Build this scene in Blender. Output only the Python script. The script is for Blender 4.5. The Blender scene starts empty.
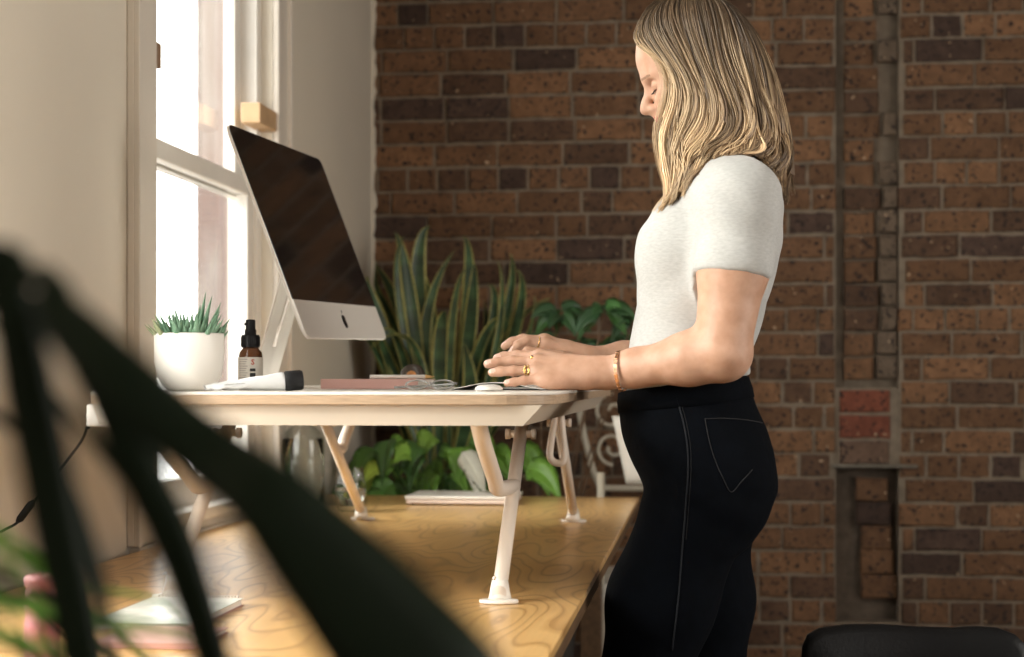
import bpy, bmesh, math, random
import numpy as np
from mathutils import Vector, Matrix
from mathutils.bvhtree import BVHTree

random.seed(7)
rng = np.random.default_rng(11)
SC = bpy.context.scene
COL = SC.collection
PI = math.pi

# ------------------------------------------------------------------ camera
F_PX = 1700.0
CAM_Z = 1.06
YAW = math.atan(193.0 / F_PX)
cam_data = bpy.data.cameras.new('camera')
cam = bpy.data.objects.new('camera', cam_data)
COL.objects.link(cam)
cam.location = (0, 0, CAM_Z)
cam.rotation_euler = (PI / 2, 0, YAW)
cam_data.sensor_width = 36
cam_data.lens = F_PX / 1024 * 36
cam_data.shift_y = 51.5 / 1024
cam_data.clip_start = 0.05
cam_data.dof.use_dof = True
cam_data.dof.focus_distance = 2.85
cam_data.dof.aperture_fstop = 4.4
SC.camera = cam

# ------------------------------------------------------------------ world, sun, exposure
SC.view_settings.view_transform = 'Standard'
SC.view_settings.look = 'None'
SC.view_settings.gamma = 1
SC.view_settings.use_curve_mapping = False
SC.view_settings.exposure = 0.0
SC.cycles.use_denoising = True
SC.cycles.max_bounces = 8
SC.cycles.diffuse_bounces = 5
SC.cycles.transmission_bounces = 8
SC.cycles.transparent_max_bounces = 8
SC.cycles.caustics_reflective = False
SC.cycles.caustics_refractive = False
SC.cycles.sample_clamp_indirect = 6

world = bpy.data.worlds.new('world')
SC.world = world
world.use_nodes = True
wn = world.node_tree
wn.nodes['Background'].inputs[0].default_value = (1.0, 0.975, 0.94, 1)
wn.nodes['Background'].inputs[1].default_value = 8.0

SUN_DIR = Vector((1.0, 0.50, -0.56)).normalized()
sun_d = bpy.data.lights.new('sun', 'SUN')
sun_d.energy = 2.8
sun_d.angle = math.radians(9)
sun_d.color = (1.0, 0.95, 0.89)
sun = bpy.data.objects.new('sun', sun_d)
COL.objects.link(sun)
sun.rotation_euler = SUN_DIR.to_track_quat('-Z', 'Y').to_euler()
sun.location = (-4, 0, 4)

WX = -1.148          # inner face of the window wall
WIN1 = (3.425, 4.44)  # the window in the picture (depth range)
WIN2 = (1.15, 2.45)  # its twin nearer the camera
SILL, HEAD = 0.745, 2.75

def area(name, loc, rot, sx, sy, e, color=(1, .95, .88)):
    l = bpy.data.lights.new(name, 'AREA')
    l.shape = 'RECTANGLE'; l.size = sx; l.size_y = sy; l.energy = e; l.color = color
    o = bpy.data.objects.new(name, l); COL.objects.link(o)
    o.location = loc; o.rotation_euler = rot
    return o
# daylight entering by the two windows
area('daylight_near_window', (WX - .42, sum(WIN2) / 2, 1.8), (0, -PI / 2, 0), 1.8, 1.25, 34)

# added soft fill lamp behind the camera to the right, no real source
area('room_fill', (2.3, -1.2, 2.0), (math.radians(75), 0, math.radians(32)), 2.2, 1.6, 34, (1, .95, .88))

area('room_fill_side', (3.0, 2.0, 1.5), (0, math.radians(88), 0), 1.8, 2.2, 78, (1, .94, .86))  # added fill lamp on the right to brighten the window wall

# ------------------------------------------------------------------ helpers
_c, _s = math.cos(YAW), math.sin(YAW)
def ray(px, py):
    a = (px - 512) / F_PX; b = (380 - py) / F_PX
    return Vector((a * _c - _s, a * _s + _c, b))
def P(px, py, Y):
    """point of the depth plane Y seen at picture position px, py"""
    r = ray(px, py); t = Y / r.y
    return Vector((r.x * t, Y, CAM_Z + r.z * t))
def PZ(px, py, z):
    r = ray(px, py); t = (z - CAM_Z) / r.z
    return Vector((r.x * t, r.y * t, z))
def PX(px, py, X):
    r = ray(px, py); t = X / r.x
    return Vector((X, r.y * t, CAM_Z + r.z * t))

def link(name, me, m=None, parent=None, smooth=False):
    o = bpy.data.objects.new(name, me)
    COL.objects.link(o)
    if m is not None:
        for mm in (m if isinstance(m, (list, tuple)) else [m]):
            me.materials.append(mm)
    if smooth:
        me.polygons.foreach_set('use_smooth', [True] * len(me.polygons))
    if parent is not None:
        o.parent = parent
        o.matrix_parent_inverse = Matrix.Translation(-parent.location) if parent.type == 'EMPTY' else Matrix()
    return o

class MB:
    """collects shapes for ONE mesh object"""
    def __init__(self):
        self.v = []; self.f = []; self.fm = []; self.fs = []
    def add(self, vs, fs, m=0, smooth=False):
        b = len(self.v)
        self.v += [tuple(p) for p in vs]
        for f in fs:
            self.f.append(tuple(i + b for i in f)); self.fm.append(m); self.fs.append(smooth)
        return self
    def box(self, lo, hi, m=0, bevel=0, M=None, seg=2):
        bm = bmesh.new()
        bmesh.ops.create_cube(bm, size=1)
        lo = Vector(lo); hi = Vector(hi); c = (lo + hi) / 2; d = hi - lo
        for v in bm.verts:
            v.co = Vector((v.co.x * d.x, v.co.y * d.y, v.co.z * d.z)) + c
        if bevel:
            bmesh.ops.bevel(bm, geom=bm.edges[:], offset=bevel, segments=seg, affect='EDGES', profile=.5)
        self.bm(bm, m, M, smooth=False)
        return self
    def bm(self, bm, m=0, M=None, smooth=False):
        bm.verts.index_update()
        vs = [(M @ v.co if M else v.co) for v in bm.verts]
        self.add(vs, [[v.index for v in f.verts] for f in bm.faces], m, smooth)
        bm.free()
    def tube(self, pts, r, n=10, m=0, cap=True, flat=None):
        pts = [Vector(p) for p in pts]
        k = len(pts)
        rs = r if isinstance(r, (list, tuple)) else [r] * k
        t = [(pts[min(i + 1, k - 1)] - pts[max(i - 1, 0)]).normalized() for i in range(k)]
        up = Vector((0, 0, 1)) if abs(t[0].z) < .9 else Vector((1, 0, 0))
        u = t[0].cross(up).normalized()
        vs = []; fs = []
        for i in range(k):
            u = (u - t[i] * u.dot(t[i])).normalized()
            w = t[i].cross(u)
            for j in range(n):
                a = 2 * PI * j / n
                vs.append(pts[i] + u * (math.cos(a) * rs[i]) + w * (math.sin(a) * rs[i] * (flat or 1)))
        for i in range(k - 1):
            for j in range(n):
                fs.append((i * n + j, i * n + (j + 1) % n, (i + 1) * n + (j + 1) % n, (i + 1) * n + j))
        if cap:
            fs.append(tuple(range(n - 1, -1, -1))); fs.append(tuple((k - 1) * n + j for j in range(n)))
        self.add(vs, fs, m, True)
        return self
    def lathe(self, prof, c=(0, 0, 0), n=40, m=0, axis=None):
        """prof: list of (radius, height)"""
        c = Vector(c)
        Q = axis.to_track_quat('Z', 'Y').to_matrix() if axis is not None else Matrix.Identity(3)
        vs = []; fs = []; k = len(prof)
        for r, h in prof:
            for j in range(n):
                a = 2 * PI * j / n
                vs.append(c + Q @ Vector((r * math.cos(a), r * math.sin(a), h)))
        for i in range(k - 1):
            for j in range(n):
                fs.append((i * n + j, i * n + (j + 1) % n, (i + 1) * n + (j + 1) % n, (i + 1) * n + j))
        if prof[0][0] > 1e-5: fs.append(tuple(range(n - 1, -1, -1)))
        if prof[-1][0] > 1e-5: fs.append(tuple((k - 1) * n + j for j in range(n)))
        self.add(vs, fs, m, True)
        return self
    def prism(self, outline, z0, z1, m=0, M=None, bevel=0):
        bm = bmesh.new()
        vs = [bm.verts.new((x, y, z0)) for x, y in outline]
        f = bm.faces.new(vs)
        r = bmesh.ops.extrude_face_region(bm, geom=[f])
        for v in [g for g in r['geom'] if isinstance(g, bmesh.types.BMVert)]:
            v.co.z = z1
        bmesh.ops.recalc_face_normals(bm, faces=bm.faces[:])
        if bevel:
            es = [e for e in bm.edges if abs(e.verts[0].co.z - e.verts[1].co.z) < 1e-7]
            bmesh.ops.bevel(bm, geom=es, offset=bevel, segments=2, affect='EDGES', profile=.5)
        self.bm(bm, m, M)
        return self
    def grid(self, rows, m=0, close=False, smooth=True):
        """rows: equal-length lists of points"""
        n = len(rows[0]); k = len(rows); fs = []
        for i in range(k - 1):
            for j in range(n if close else n - 1):
                fs.append((i * n + j, i * n + (j + 1) % n, (i + 1) * n + (j + 1) % n, (i + 1) * n + j))
        self.add([p for r in rows for p in r], fs, m, smooth)
        return self
    def build(self, name, m, parent=None, smooth_angle=True):
        me = bpy.data.meshes.new(name)
        me.from_pydata(self.v, [], self.f)
        me.polygons.foreach_set('material_index', self.fm)
        me.polygons.foreach_set('use_smooth', self.fs)
        me.validate(); me.update()
        return link(name, me, m, parent)

def thing(name, label, cat, loc=(0, 0, 0), group=None):
    o = bpy.data.objects.new(name, None); COL.objects.link(o)
    o.empty_display_size = .05
    o.location = loc
    return tag(o, label, cat, group)
def tag(o, label, cat, group=None):
    o['label'] = label; o['category'] = cat
    if group: o['group'] = group
    return o
def struct(o):
    o['kind'] = 'structure'; return o
def subsurf(o, lv=1):
    m = o.modifiers.new('sub', 'SUBSURF'); m.levels = lv; m.render_levels = lv
    o.data.polygons.foreach_set('use_smooth', [True] * len(o.data.polygons))
    return o
def solid(o, t, off=0):
    m = o.modifiers.new('solid', 'SOLIDIFY'); m.thickness = t; m.offset = off
    return o

def smooth_path(pts, n=24):
    """Catmull-Rom through the points"""
    pts = [Vector(p) for p in pts]; out = []; k = len(pts)
    for i in range(n):
        s = i / (n - 1) * (k - 1); a = min(int(s), k - 2); t = s - a
        p0 = pts[max(a - 1, 0)]; p1 = pts[a]; p2 = pts[a + 1]; p3 = pts[min(a + 2, k - 1)]
        out.append(.5 * ((2 * p1) + (p2 - p0) * t + (2 * p0 - 5 * p1 + 4 * p2 - p3) * t * t + (3 * p1 - p0 - 3 * p2 + p3) * t ** 3))
    return out

# ------------------------------------------------------------------ materials
def nd(nt, t, **kw):
    n = nt.nodes.new(t)
    for k, v in kw.items():
        setattr(n, k, v)
    return n
def mat(name, col, rough=.5, metal=0, bump=0, scale=40, var=0, trans=0, ior=1.45, coat=0, sss=0, spec=.5, attr=None, col2=None, stretch=None, detail=4, sheen=0):
    m = bpy.data.materials.new(name); m.use_nodes = True
    nt = m.node_tree; b = nt.nodes['Principled BSDF']
    b.inputs['Roughness'].default_value = rough
    b.inputs['Metallic'].default_value = metal
    b.inputs['IOR'].default_value = ior
    b.inputs['Transmission Weight'].default_value = trans
    b.inputs['Coat Weight'].default_value = coat
    b.inputs['Specular IOR Level'].default_value = spec
    b.inputs['Sheen Weight'].default_value = sheen
    if sss:
        b.inputs['Subsurface Weight'].default_value = sss
        b.inputs['Subsurface Radius'].default_value = (.012, .005, .003)
        b.inputs['Subsurface Scale'].default_value = 1
    b.inputs['Base Color'].default_value = (*col, 1)
    tc = nd(nt, 'ShaderNodeTexCoord')
    vec = tc.outputs['Object']
    if stretch:
        mp = nd(nt, 'ShaderNodeMapping'); mp.inputs['Scale'].default_value = stretch
        nt.links.new(vec, mp.inputs[0]); vec = mp.outputs[0]
    src = None
    if attr:
        at = nd(nt, 'ShaderNodeAttribute', attribute_name=attr)
        src = at.outputs['Color']
    if var or bump:
        no = nd(nt, 'ShaderNodeTexNoise'); no.inputs['Scale'].default_value = scale; no.inputs['Detail'].default_value = detail
        nt.links.new(vec, no.inputs['Vector'])
    if var:
        mx = nd(nt, 'ShaderNodeMix', data_type='RGBA')
        rp = nd(nt, 'ShaderNodeMapRange'); rp.inputs[1].default_value = .3; rp.inputs[2].default_value = .7
        nt.links.new(no.outputs[0], rp.inputs[0]); nt.links.new(rp.outputs[0], mx.inputs[0])
        if src is not None:
            ml = nd(nt, 'ShaderNodeMix', data_type='RGBA', blend_type='MULTIPLY'); ml.inputs[0].default_value = 1
            mx.inputs[6].default_value = (1 - var,) * 3 + (1,); mx.inputs[7].default_value = (1, 1, 1, 1)
            nt.links.new(src, ml.inputs[6]); nt.links.new(mx.outputs[2], ml.inputs[7]); src = ml.outputs[2]
        else:
            c2 = col2 or tuple(c * (1 - var) for c in col)
            mx.inputs[6].default_value = (*c2, 1); mx.inputs[7].default_value = (*col, 1)
            src = mx.outputs[2]
    if src is not None:
        nt.links.new(src, b.inputs['Base Color'])
    if bump:
        bp = nd(nt, 'ShaderNodeBump'); bp.inputs['Strength'].default_value = bump; bp.inputs['Distance'].default_value = .01
        nt.links.new(no.outputs[0], bp.inputs['Height']); nt.links.new(bp.outputs[0], b.inputs['Normal'])
    return m
def set_colors(me, name, cols):
    """cols: one RGB per vertex"""
    a = me.color_attributes.new(name, 'FLOAT_COLOR', 'POINT')
    arr = np.ones((len(me.vertices), 4), dtype=np.float32); arr[:, :3] = np.asarray(cols, dtype=np.float32)
    a.data.foreach_set('color', arr.ravel())

M_wall = mat('cream_paint', (.70, .64, .54), .7, var=.06, scale=2, bump=.04)
M_trim = mat('trim_paint', (.70, .64, .56), .4, var=.05, scale=3)
M_sash = mat('sash_paint', (.74, .70, .64), .4, var=.08, scale=8)
M_white = mat('white_lacquer', (.80, .76, .70), .35)
M_leg = mat('off_white_powder_coat', (.74, .65, .56), .42, bump=.03, scale=300)
M_edge = mat('ply_edge', (.50, .36, .24), .5, var=.35, scale=30, stretch=(1, 1, 25))
M_apron = mat('beige_apron', (.52, .45, .365), .5, var=.06, scale=5)
M_black = mat('black_plastic', (.008, .008, .009), .4, spec=.3)
M_alu = mat('satin_aluminium', (.90, .86, .80), .4, metal=.3)
M_glass = mat('clear_glass', (1, 1, 1), .02, trans=1, ior=1.45)
M_water = mat('water', (.97, .99, .98), .0, trans=1, ior=1.16)
M_gold = mat('gold', (.85, .55, .22), .22, metal=1)
# ------------------------------------------------------------------ room shell
Y_BACK = 5.80
X_R, Y_F, Z_C = 3.2, -1.6, 3.1
YB2 = Y_BACK + .30

M_floor = mat('floor_boards', (.16, .10, .06), .45, var=.5, scale=6, stretch=(8, .6, 1), bump=.05)
struct(MB().box((WX - .4, Y_F, -.06), (X_R, YB2, 0)).build('floor', M_floor))
struct(MB().box((WX - .4, Y_F, Z_C), (X_R, YB2, Z_C + .06)).build('ceiling', mat('ceiling_paint', (.45, .42, .38), .8)))
struct(MB().box((X_R, Y_F, 0), (X_R + .1, YB2, Z_C)).build('wall_right', mat('dim_wall_right', (.22, .19, .16), .8, var=.1, scale=2)))
struct(MB().box((WX - .4, Y_F - .1, 0), (X_R, Y_F, Z_C)).build('wall_front', mat('dim_wall_front', (.26, .23, .2), .8, var=.1, scale=2)))
# window wall: real thickness with two openings
T = .11
wl = MB()
wl.box((WX - T, Y_F, 0), (WX, WIN2[0], Z_C))
wl.box((WX - T, WIN2[0], 0), (WX, WIN2[1], SILL))
wl.box((WX - T, WIN2[0], HEAD), (WX, WIN2[1], Z_C))
wl.box((WX - T, WIN2[1], 0), (WX, WIN1[0], Z_C))
wl.box((WX - T, WIN1[0], 0), (WX, WIN1[1], SILL))
wl.box((WX - T, WIN1[0], HEAD), (WX, WIN1[1], Z_C))
wl.box((WX - T, WIN1[1], 0), (WX, YB2, Z_C))
struct(wl.build('wall_left', M_wall))

def window(n, y0, y1, detail):
    GX = WX - .08           # plane of the sashes
    mid = 1.545
    root = struct(bpy.data.objects.new('window_%d' % n, None)); COL.objects.link(root); root.location = (GX, (y0 + y1) / 2, SILL)
    fr = MB()
    # box frame against the reveals, parting beads, outer stop
    for a, b in ((y0, y0 + .045), (y1 - .045, y1)):
        fr.box((GX - .029, a, SILL), (GX + .05, b, HEAD), bevel=.002)
    fr.box((GX - .029, y0, HEAD - .05), (GX + .05, y1, HEAD), bevel=.002)
    fr.build('frame', M_sash, root)
    # upper sash sits outside, lower sash inside
    for nm, gx, z0, z1, bot in (('upper_sash', GX - .010, mid - .005, HEAD - .05, .045), ('lower_sash', GX + .024, SILL + .02, mid + .045, .07)):
        s = MB()
        for a, b in ((y0 + .045, y0 + .10), (y1 - .10, y1 - .045)):
            s.box((gx - .016, a, z0), (gx + .016, b, z1), bevel=.003)
        s.box((gx - .016, y0 + .05, z0), (gx + .016, y1 - .05, z0 + bot), bevel=.004)
        s.box((gx - .016, y0 + .05, z1 - .045), (gx + .016, y1 - .05, z1), bevel=.004)
        so = s.build(nm, M_sash, root)
        MB().box((gx - .002, y0 + .09, z0 + .03), (gx + .002, y1 - .09, z1 - .03)).build('pane', M_glass_thin, so)
    sl = MB().box((GX + .03, y0, SILL - .001), (WX + .03, y1, SILL + .028), bevel=.005)
    sl.build('window_sill', M_sash, root)
    if detail:
        # pale timber blocks screwed to the frame
        b1 = PX(259, 118.5, GX + .058)
        MB().box((GX + .04, y1 - .17, b1.z - .028), (GX + .092, y1 - .001, b1.z + .024), bevel=.003).build('sash_stop_block', mat('raw_pine', (.55, .36, .2), .6, var=.2, scale=20), root)
        b2 = PX(161, 61, WX)
        MB().box((WX - .03, y0 - .004, b2.z - .026), (WX + .017, y0 + .030, b2.z + .026), bevel=.002).build('sash_stop_block', mat('brown_block', (.28, .17, .1), .6, var=.2, scale=20), root)
    return root

M_glass_thin = bpy.data.materials.new('window_glass'); M_glass_thin.use_nodes = True
nt = M_glass_thin.node_tree
for n_ in list(nt.nodes): nt.nodes.remove(n_)
o_ = nd(nt, 'ShaderNodeOutputMaterial'); mx_ = nd(nt, 'ShaderNodeMixShader'); tr_ = nd(nt, 'ShaderNodeBsdfTransparent'); gl_ = nd(nt, 'ShaderNodeBsdfGlossy')
tr_.inputs[0].default_value = (.94, .95, .94, 1); gl_.inputs['Roughness'].default_value = .03
fr_ = nd(nt, 'ShaderNodeMath', operation='MULTIPLY_ADD'); lw_ = nd(nt, 'ShaderNodeLayerWeight'); pw_ = nd(nt, 'ShaderNodeMath', operation='POWER')
pw_.inputs[1].default_value = 5; fr_.inputs[1].default_value = .9; fr_.inputs[2].default_value = .04
nt.links.new(lw_.outputs['Facing'], pw_.inputs[0]); nt.links.new(pw_.outputs[0], fr_.inputs[0])
nt.links.new(fr_.outputs[0], mx_.inputs[0]); nt.links.new(tr_.outputs[0], mx_.inputs[1]); nt.links.new(gl_.outputs[0], mx_.inputs[2]); nt.links.new(mx_.outputs[0], o_.inputs[0])

window(1, *WIN1, True)
window(2, *WIN2, False)
def casing(n, y0, y1):
    t = MB()
    for a, b in ((y0 - .139, y0), (y1, y1 + .12)):
        t.box((WX, a, SILL - .02), (WX + .018, b, HEAD + .1), bevel=.004)
        t.box((WX + .014, a + (.0 if a < y0 else .10), SILL - .02), (WX + .028, a + (.02 if a < y0 else .12), HEAD + .1), bevel=.003)
    t.box((WX, y0 - .139, HEAD), (WX + .02, y1 + .12, HEAD + .1), bevel=.004)
    t.box((WX - .002, y0 - .12, SILL - .05), (WX + .022, y1 + .1, SILL - .022), bevel=.004)
    struct(t.build('trim_%d' % n, M_trim))
casing(1, *WIN1)
casing(2, *WIN2)
struct(MB().box((WX, Y_F, 0), (WX + .016, Y_BACK, .14), bevel=.004).build('baseboard_left', M_trim))

# ------------------------------------------------------------------ brick wall (every brick modelled in one mesh)
XA, XB = WX - .02, X_R
ch0, ch1 = P(836, 300, Y_BACK).x, P(899, 300, Y_BACK).x     # the chase cut in the wall
zl = P(850, 465, Y_BACK).z                                # ledge under the red patch
zp = P(850, 388, Y_BACK).z                                # top of the red patch
zb = P(850, 622, Y_BACK).z                                # foot of the lower recess
COURSE = .0817
brv, brf, brc, brm = [], [], [], []
def brick(x0, x1, z0, z1, y, col, rough=.004, depth=.10):
    b = len(brv)
    j = lambda s: random.uniform(-s, s)
    e = .006
    y += random.uniform(-.004, .004)
    N = max(2, int((x1 - x0) / .035) + 1)
    top = [(x0 + (x1 - x0) * i / (N - 1), z1 + j(.0022)) for i in range(N)]
    bot = [(x0 + (x1 - x0) * i / (N - 1), z0 + j(.0022)) for i in range(N)]
    ring = bot + top[::-1]
    cx, cz = (x0 + x1) / 2, (z0 + z1) / 2
    def inset(p, d):
        return (p[0] + (d if p[0] < x0 + 1e-4 else -d if p[0] > x1 - 1e-4 else 0), p[1] + (d if p[1] < cz else -d))
    lay = [[(p[0], y + depth, p[1]) for p in ring], [(p[0], y + .004, p[1]) for p in ring]]
    lay.append([(q[0] + j(.001), y + j(.0012), q[1]) for q in (inset(p, e * random.uniform(.5, 1.2)) for p in ring)])
    n = len(ring)
    for L in lay: brv.extend(L)
    for k in range(2):
        for i in range(n):
            brf.append((b + k * n + i, b + k * n + (i + 1) % n, b + (k + 1) * n + (i + 1) % n, b + (k + 1) * n + i))
    for i in range(N - 1):
        brf.append((b + 2 * n + i, b + 2 * n + i + 1, b + 2 * n + n - 2 - i, b + 2 * n + n - 1 - i))
    brm.extend([0] * (len(brf) - len(brm)))
    brc.extend([col] * (3 * n))
def brick_col(dark=1):
    r = random.random()
    if r < .10: c = (.105, .066, .050)
    elif r < .30: c = (.15, .086, .054)
    elif r < .78: c = (.22, .118, .064)
    else: c = (.29, .155, .082)
    k = random.uniform(.85, 1.15) * dark * .76
    return tuple(v * k for v in c)
def mortar(lo, hi, mc=(.225, .180, .134)):
    b = len(brv)
    x0, y0, z0 = lo; x1, y1, z1 = hi
    NX = max(1, int((x1 - x0) / .025)); NZ = max(1, int((z1 - z0) / .025))
    for k in range(NZ + 1):
        for i in range(NX + 1):
            edge = i in (0, NX)
            brv.append((x0 + (x1 - x0) * i / NX, y0 + (0 if edge else random.uniform(-.002, .002)), z0 + (z1 - z0) * k / NZ))
            brc.append(mc)
    for k in range(NZ):
        for i in range(NX):
            a = b + k * (NX + 1) + i
            brf.append((a, a + 1, a + NX + 2, a + NX + 1))
    c = len(brv)
    for p in ((x0, y0, z0), (x1, y0, z0), (x1, y1, z0), (x0, y1, z0), (x0, y0, z1), (x1, y0, z1), (x1, y1, z1), (x0, y1, z1)):
        brv.append(p); brc.append((.2, .16, .12))
    for f in ((0, 3, 2, 1), (4, 5, 6, 7), (1, 2, 6, 5), (2, 3, 7, 6), (3, 0, 4, 7)):
        brf.append(tuple(c + i for i in f))
    brm.extend([1] * (len(brf) - len(brm)))
MY = Y_BACK + .007
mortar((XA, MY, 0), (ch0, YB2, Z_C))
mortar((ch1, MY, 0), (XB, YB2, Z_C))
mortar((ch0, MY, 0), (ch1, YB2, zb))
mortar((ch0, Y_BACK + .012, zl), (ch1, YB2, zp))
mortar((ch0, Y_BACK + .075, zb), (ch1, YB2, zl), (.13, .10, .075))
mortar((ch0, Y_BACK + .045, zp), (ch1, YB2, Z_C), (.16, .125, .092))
z = 0; row = 0
while z < Z_C:
    zz1 = z + COURSE - .010
    x = XA - random.uniform(.0, .2) - (.11 if row % 2 else 0)
    header_row = row % 6 == 3
    while x < XB:
        L = .105 if (header_row or random.random() < .13) else random.choice([.222, .226, .23, .218])
        a, b = x, x + L - random.uniform(.008, .012)
        x += L
        segs = [(max(a, XA), min(b, XB))]
        if zz1 > zb:
            out = []
            for s in segs:
                if s[0] < ch0: out.append((s[0], min(s[1], ch0 - random.uniform(.0, .012)) if s[1] > ch0 else s[1]))
                if s[1] > ch1: out.append((max(s[0], ch1 + random.uniform(-.004, .02)) if s[0] < ch1 else s[0], s[1]))
            segs = out
        for s in segs:
            if s[1] - s[0] > .02: brick(s[0], s[1], z, zz1, Y_BACK, brick_col())
    # inside the chase
    w = ch1 - ch0
    if z >= zp + .01:
        c1 = ch0 + w * random.uniform(.60, .72)
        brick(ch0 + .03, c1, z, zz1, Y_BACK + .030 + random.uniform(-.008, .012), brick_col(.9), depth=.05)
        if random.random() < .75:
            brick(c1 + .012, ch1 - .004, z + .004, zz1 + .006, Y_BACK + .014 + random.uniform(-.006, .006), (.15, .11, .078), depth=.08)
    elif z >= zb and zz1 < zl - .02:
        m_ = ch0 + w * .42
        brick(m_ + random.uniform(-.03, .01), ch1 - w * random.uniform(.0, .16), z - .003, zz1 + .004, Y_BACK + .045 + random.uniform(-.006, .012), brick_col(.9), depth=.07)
    z += COURSE; row += 1
h3 = (zp - zl) / 3
for k, c in ((0, (.16, .10, .07)), (1, (.19, .065, .04)), (2, (.21, .07, .042))):
    brick(ch0 + .012, ch1 - random.uniform(.0, .035), zl + k * h3 + .004, zl + (k + 1) * h3 - .006, Y_BACK + .002, c)
me = bpy.data.meshes.new('wall_back'); me.from_pydata(brv, [], brf)
me.polygons.foreach_set('material_index', brm); me.validate(); me.update()
set_colors(me, 'tint', brc)

def brick_material(name, spots):
    m = mat(name, (.2, .1, .06), .86, var=.35, scale=28, attr='tint', spec=.25)
    nt = m.node_tree; b = nt.nodes['Principled BSDF']
    src = b.inputs['Base Color'].links[0].from_socket
    tc = nd(nt, 'ShaderNodeTexCoord')
    n1 = nd(nt, 'ShaderNodeTexNoise'); n1.inputs['Scale'].default_value = 60; n1.inputs['Detail'].default_value = 3
    nt.links.new(tc.outputs['Object'], n1.inputs['Vector'])
    if spots:
        r = nd(nt, 'ShaderNodeMapRange'); r.inputs[1].default_value = .575; r.inputs[2].default_value = .64
        nt.links.new(n1.outputs[0], r.inputs[0])
        mx = nd(nt, 'ShaderNodeMix', data_type='RGBA'); mx.inputs[7].default_value = (.028, .02, .018, 1)
        nt.links.new(r.outputs[0], mx.inputs[0]); nt.links.new(src, mx.inputs[6])
        n2 = nd(nt, 'ShaderNodeTexNoise'); n2.inputs['Scale'].default_value = 45
        mp = nd(nt, 'ShaderNodeMapping'); mp.inputs['Location'].default_value = (5, 3, 9)
        nt.links.new(tc.outputs['Object'], mp.inputs[0]); nt.links.new(mp.outputs[0], n2.inputs['Vector'])
        r2 = nd(nt, 'ShaderNodeMapRange'); r2.inputs[1].default_value = .70; r2.inputs[2].default_value = .74
        nt.links.new(n2.outputs[0], r2.inputs[0])
        mx2 = nd(nt, 'ShaderNodeMix', data_type='RGBA'); mx2.inputs[7].default_value = (.42, .30, .2, 1)
        nt.links.new(r2.outputs[0], mx2.inputs[0]); nt.links.new(mx.outputs[2], mx2.inputs[6])
        nt.links.new(mx2.outputs[2], b.inputs['Base Color'])
    bp = nd(nt, 'ShaderNodeBump'); bp.inputs['Strength'].default_value = .7; bp.inputs['Distance'].default_value = .006
    nt.links.new(n1.outputs[0], bp.inputs['Height']); nt.links.new(bp.outputs[0], b.inputs['Normal'])
    return m
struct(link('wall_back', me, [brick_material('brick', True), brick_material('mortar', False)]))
# thin slate ledge and the ragged plaster edge in the corner
l0, l1 = P(832, 466, Y_BACK - .02), P(918, 466, Y_BACK - .02)
MB().box((l0.x, Y_BACK - .018, l0.z - .006), (l1.x, Y_BACK + .08, l0.z + .006), bevel=.002).build('trim_4', mat('grey_ledge', (.16, .14, .11), .8, var=.3, scale=30))['kind'] = 'structure'
pl = MB(); rows = []
for k in range(120):
    z = k / 119 * Z_C
    w = .004 + .006 * abs(math.sin(k * .37)) + random.uniform(0, .012)
    rows.append([(WX - .01, Y_BACK - .012, z), (WX + w * .7, Y_BACK - .010, z), (WX + w, Y_BACK + .004, z), (WX + w, Y_BACK + .02, z)])
pl.grid(rows, smooth=False)
struct(pl.build('trim_3', M_wall))

# ------------------------------------------------------------------ outside: pink boarded house seen through the window
hb = thing('neighbouring_house', 'sunlit pale pink boarded house outside the sash window', 'building', (-4.4, 14, -3))
M_pink = mat('pink_weathered_boards', (.115, .070, .060), .9, spec=0, var=.55, scale=3.5, stretch=(1, 4, .25), col2=(.20, .175, .16), attr=None)
hw = MB()
hx = -4.3
for k in range(40):
    y = 14.7 + k * .16
    hw.box((hx - .2, y, -3), (hx + random.uniform(0, .02), y + .15, 7), bevel=.008, seg=1)
hw.build('wall', M_pink, hb)
for k in range(3):
    y = 15.9 + k * 2.3
    c = MB().box((hx, y, -3), (hx + .10, y + .14, 7), bevel=.01)
    c.build('corner_board', mat('white_board', (.4, .39, .38), .9, spec=0), hb)
struct(MB().box((-30, -10, -3.1), (WX - .5, 40, -3)).build('ground', mat('street', (.35, .33, .31), .9, var=.2, scale=1)))
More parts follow.
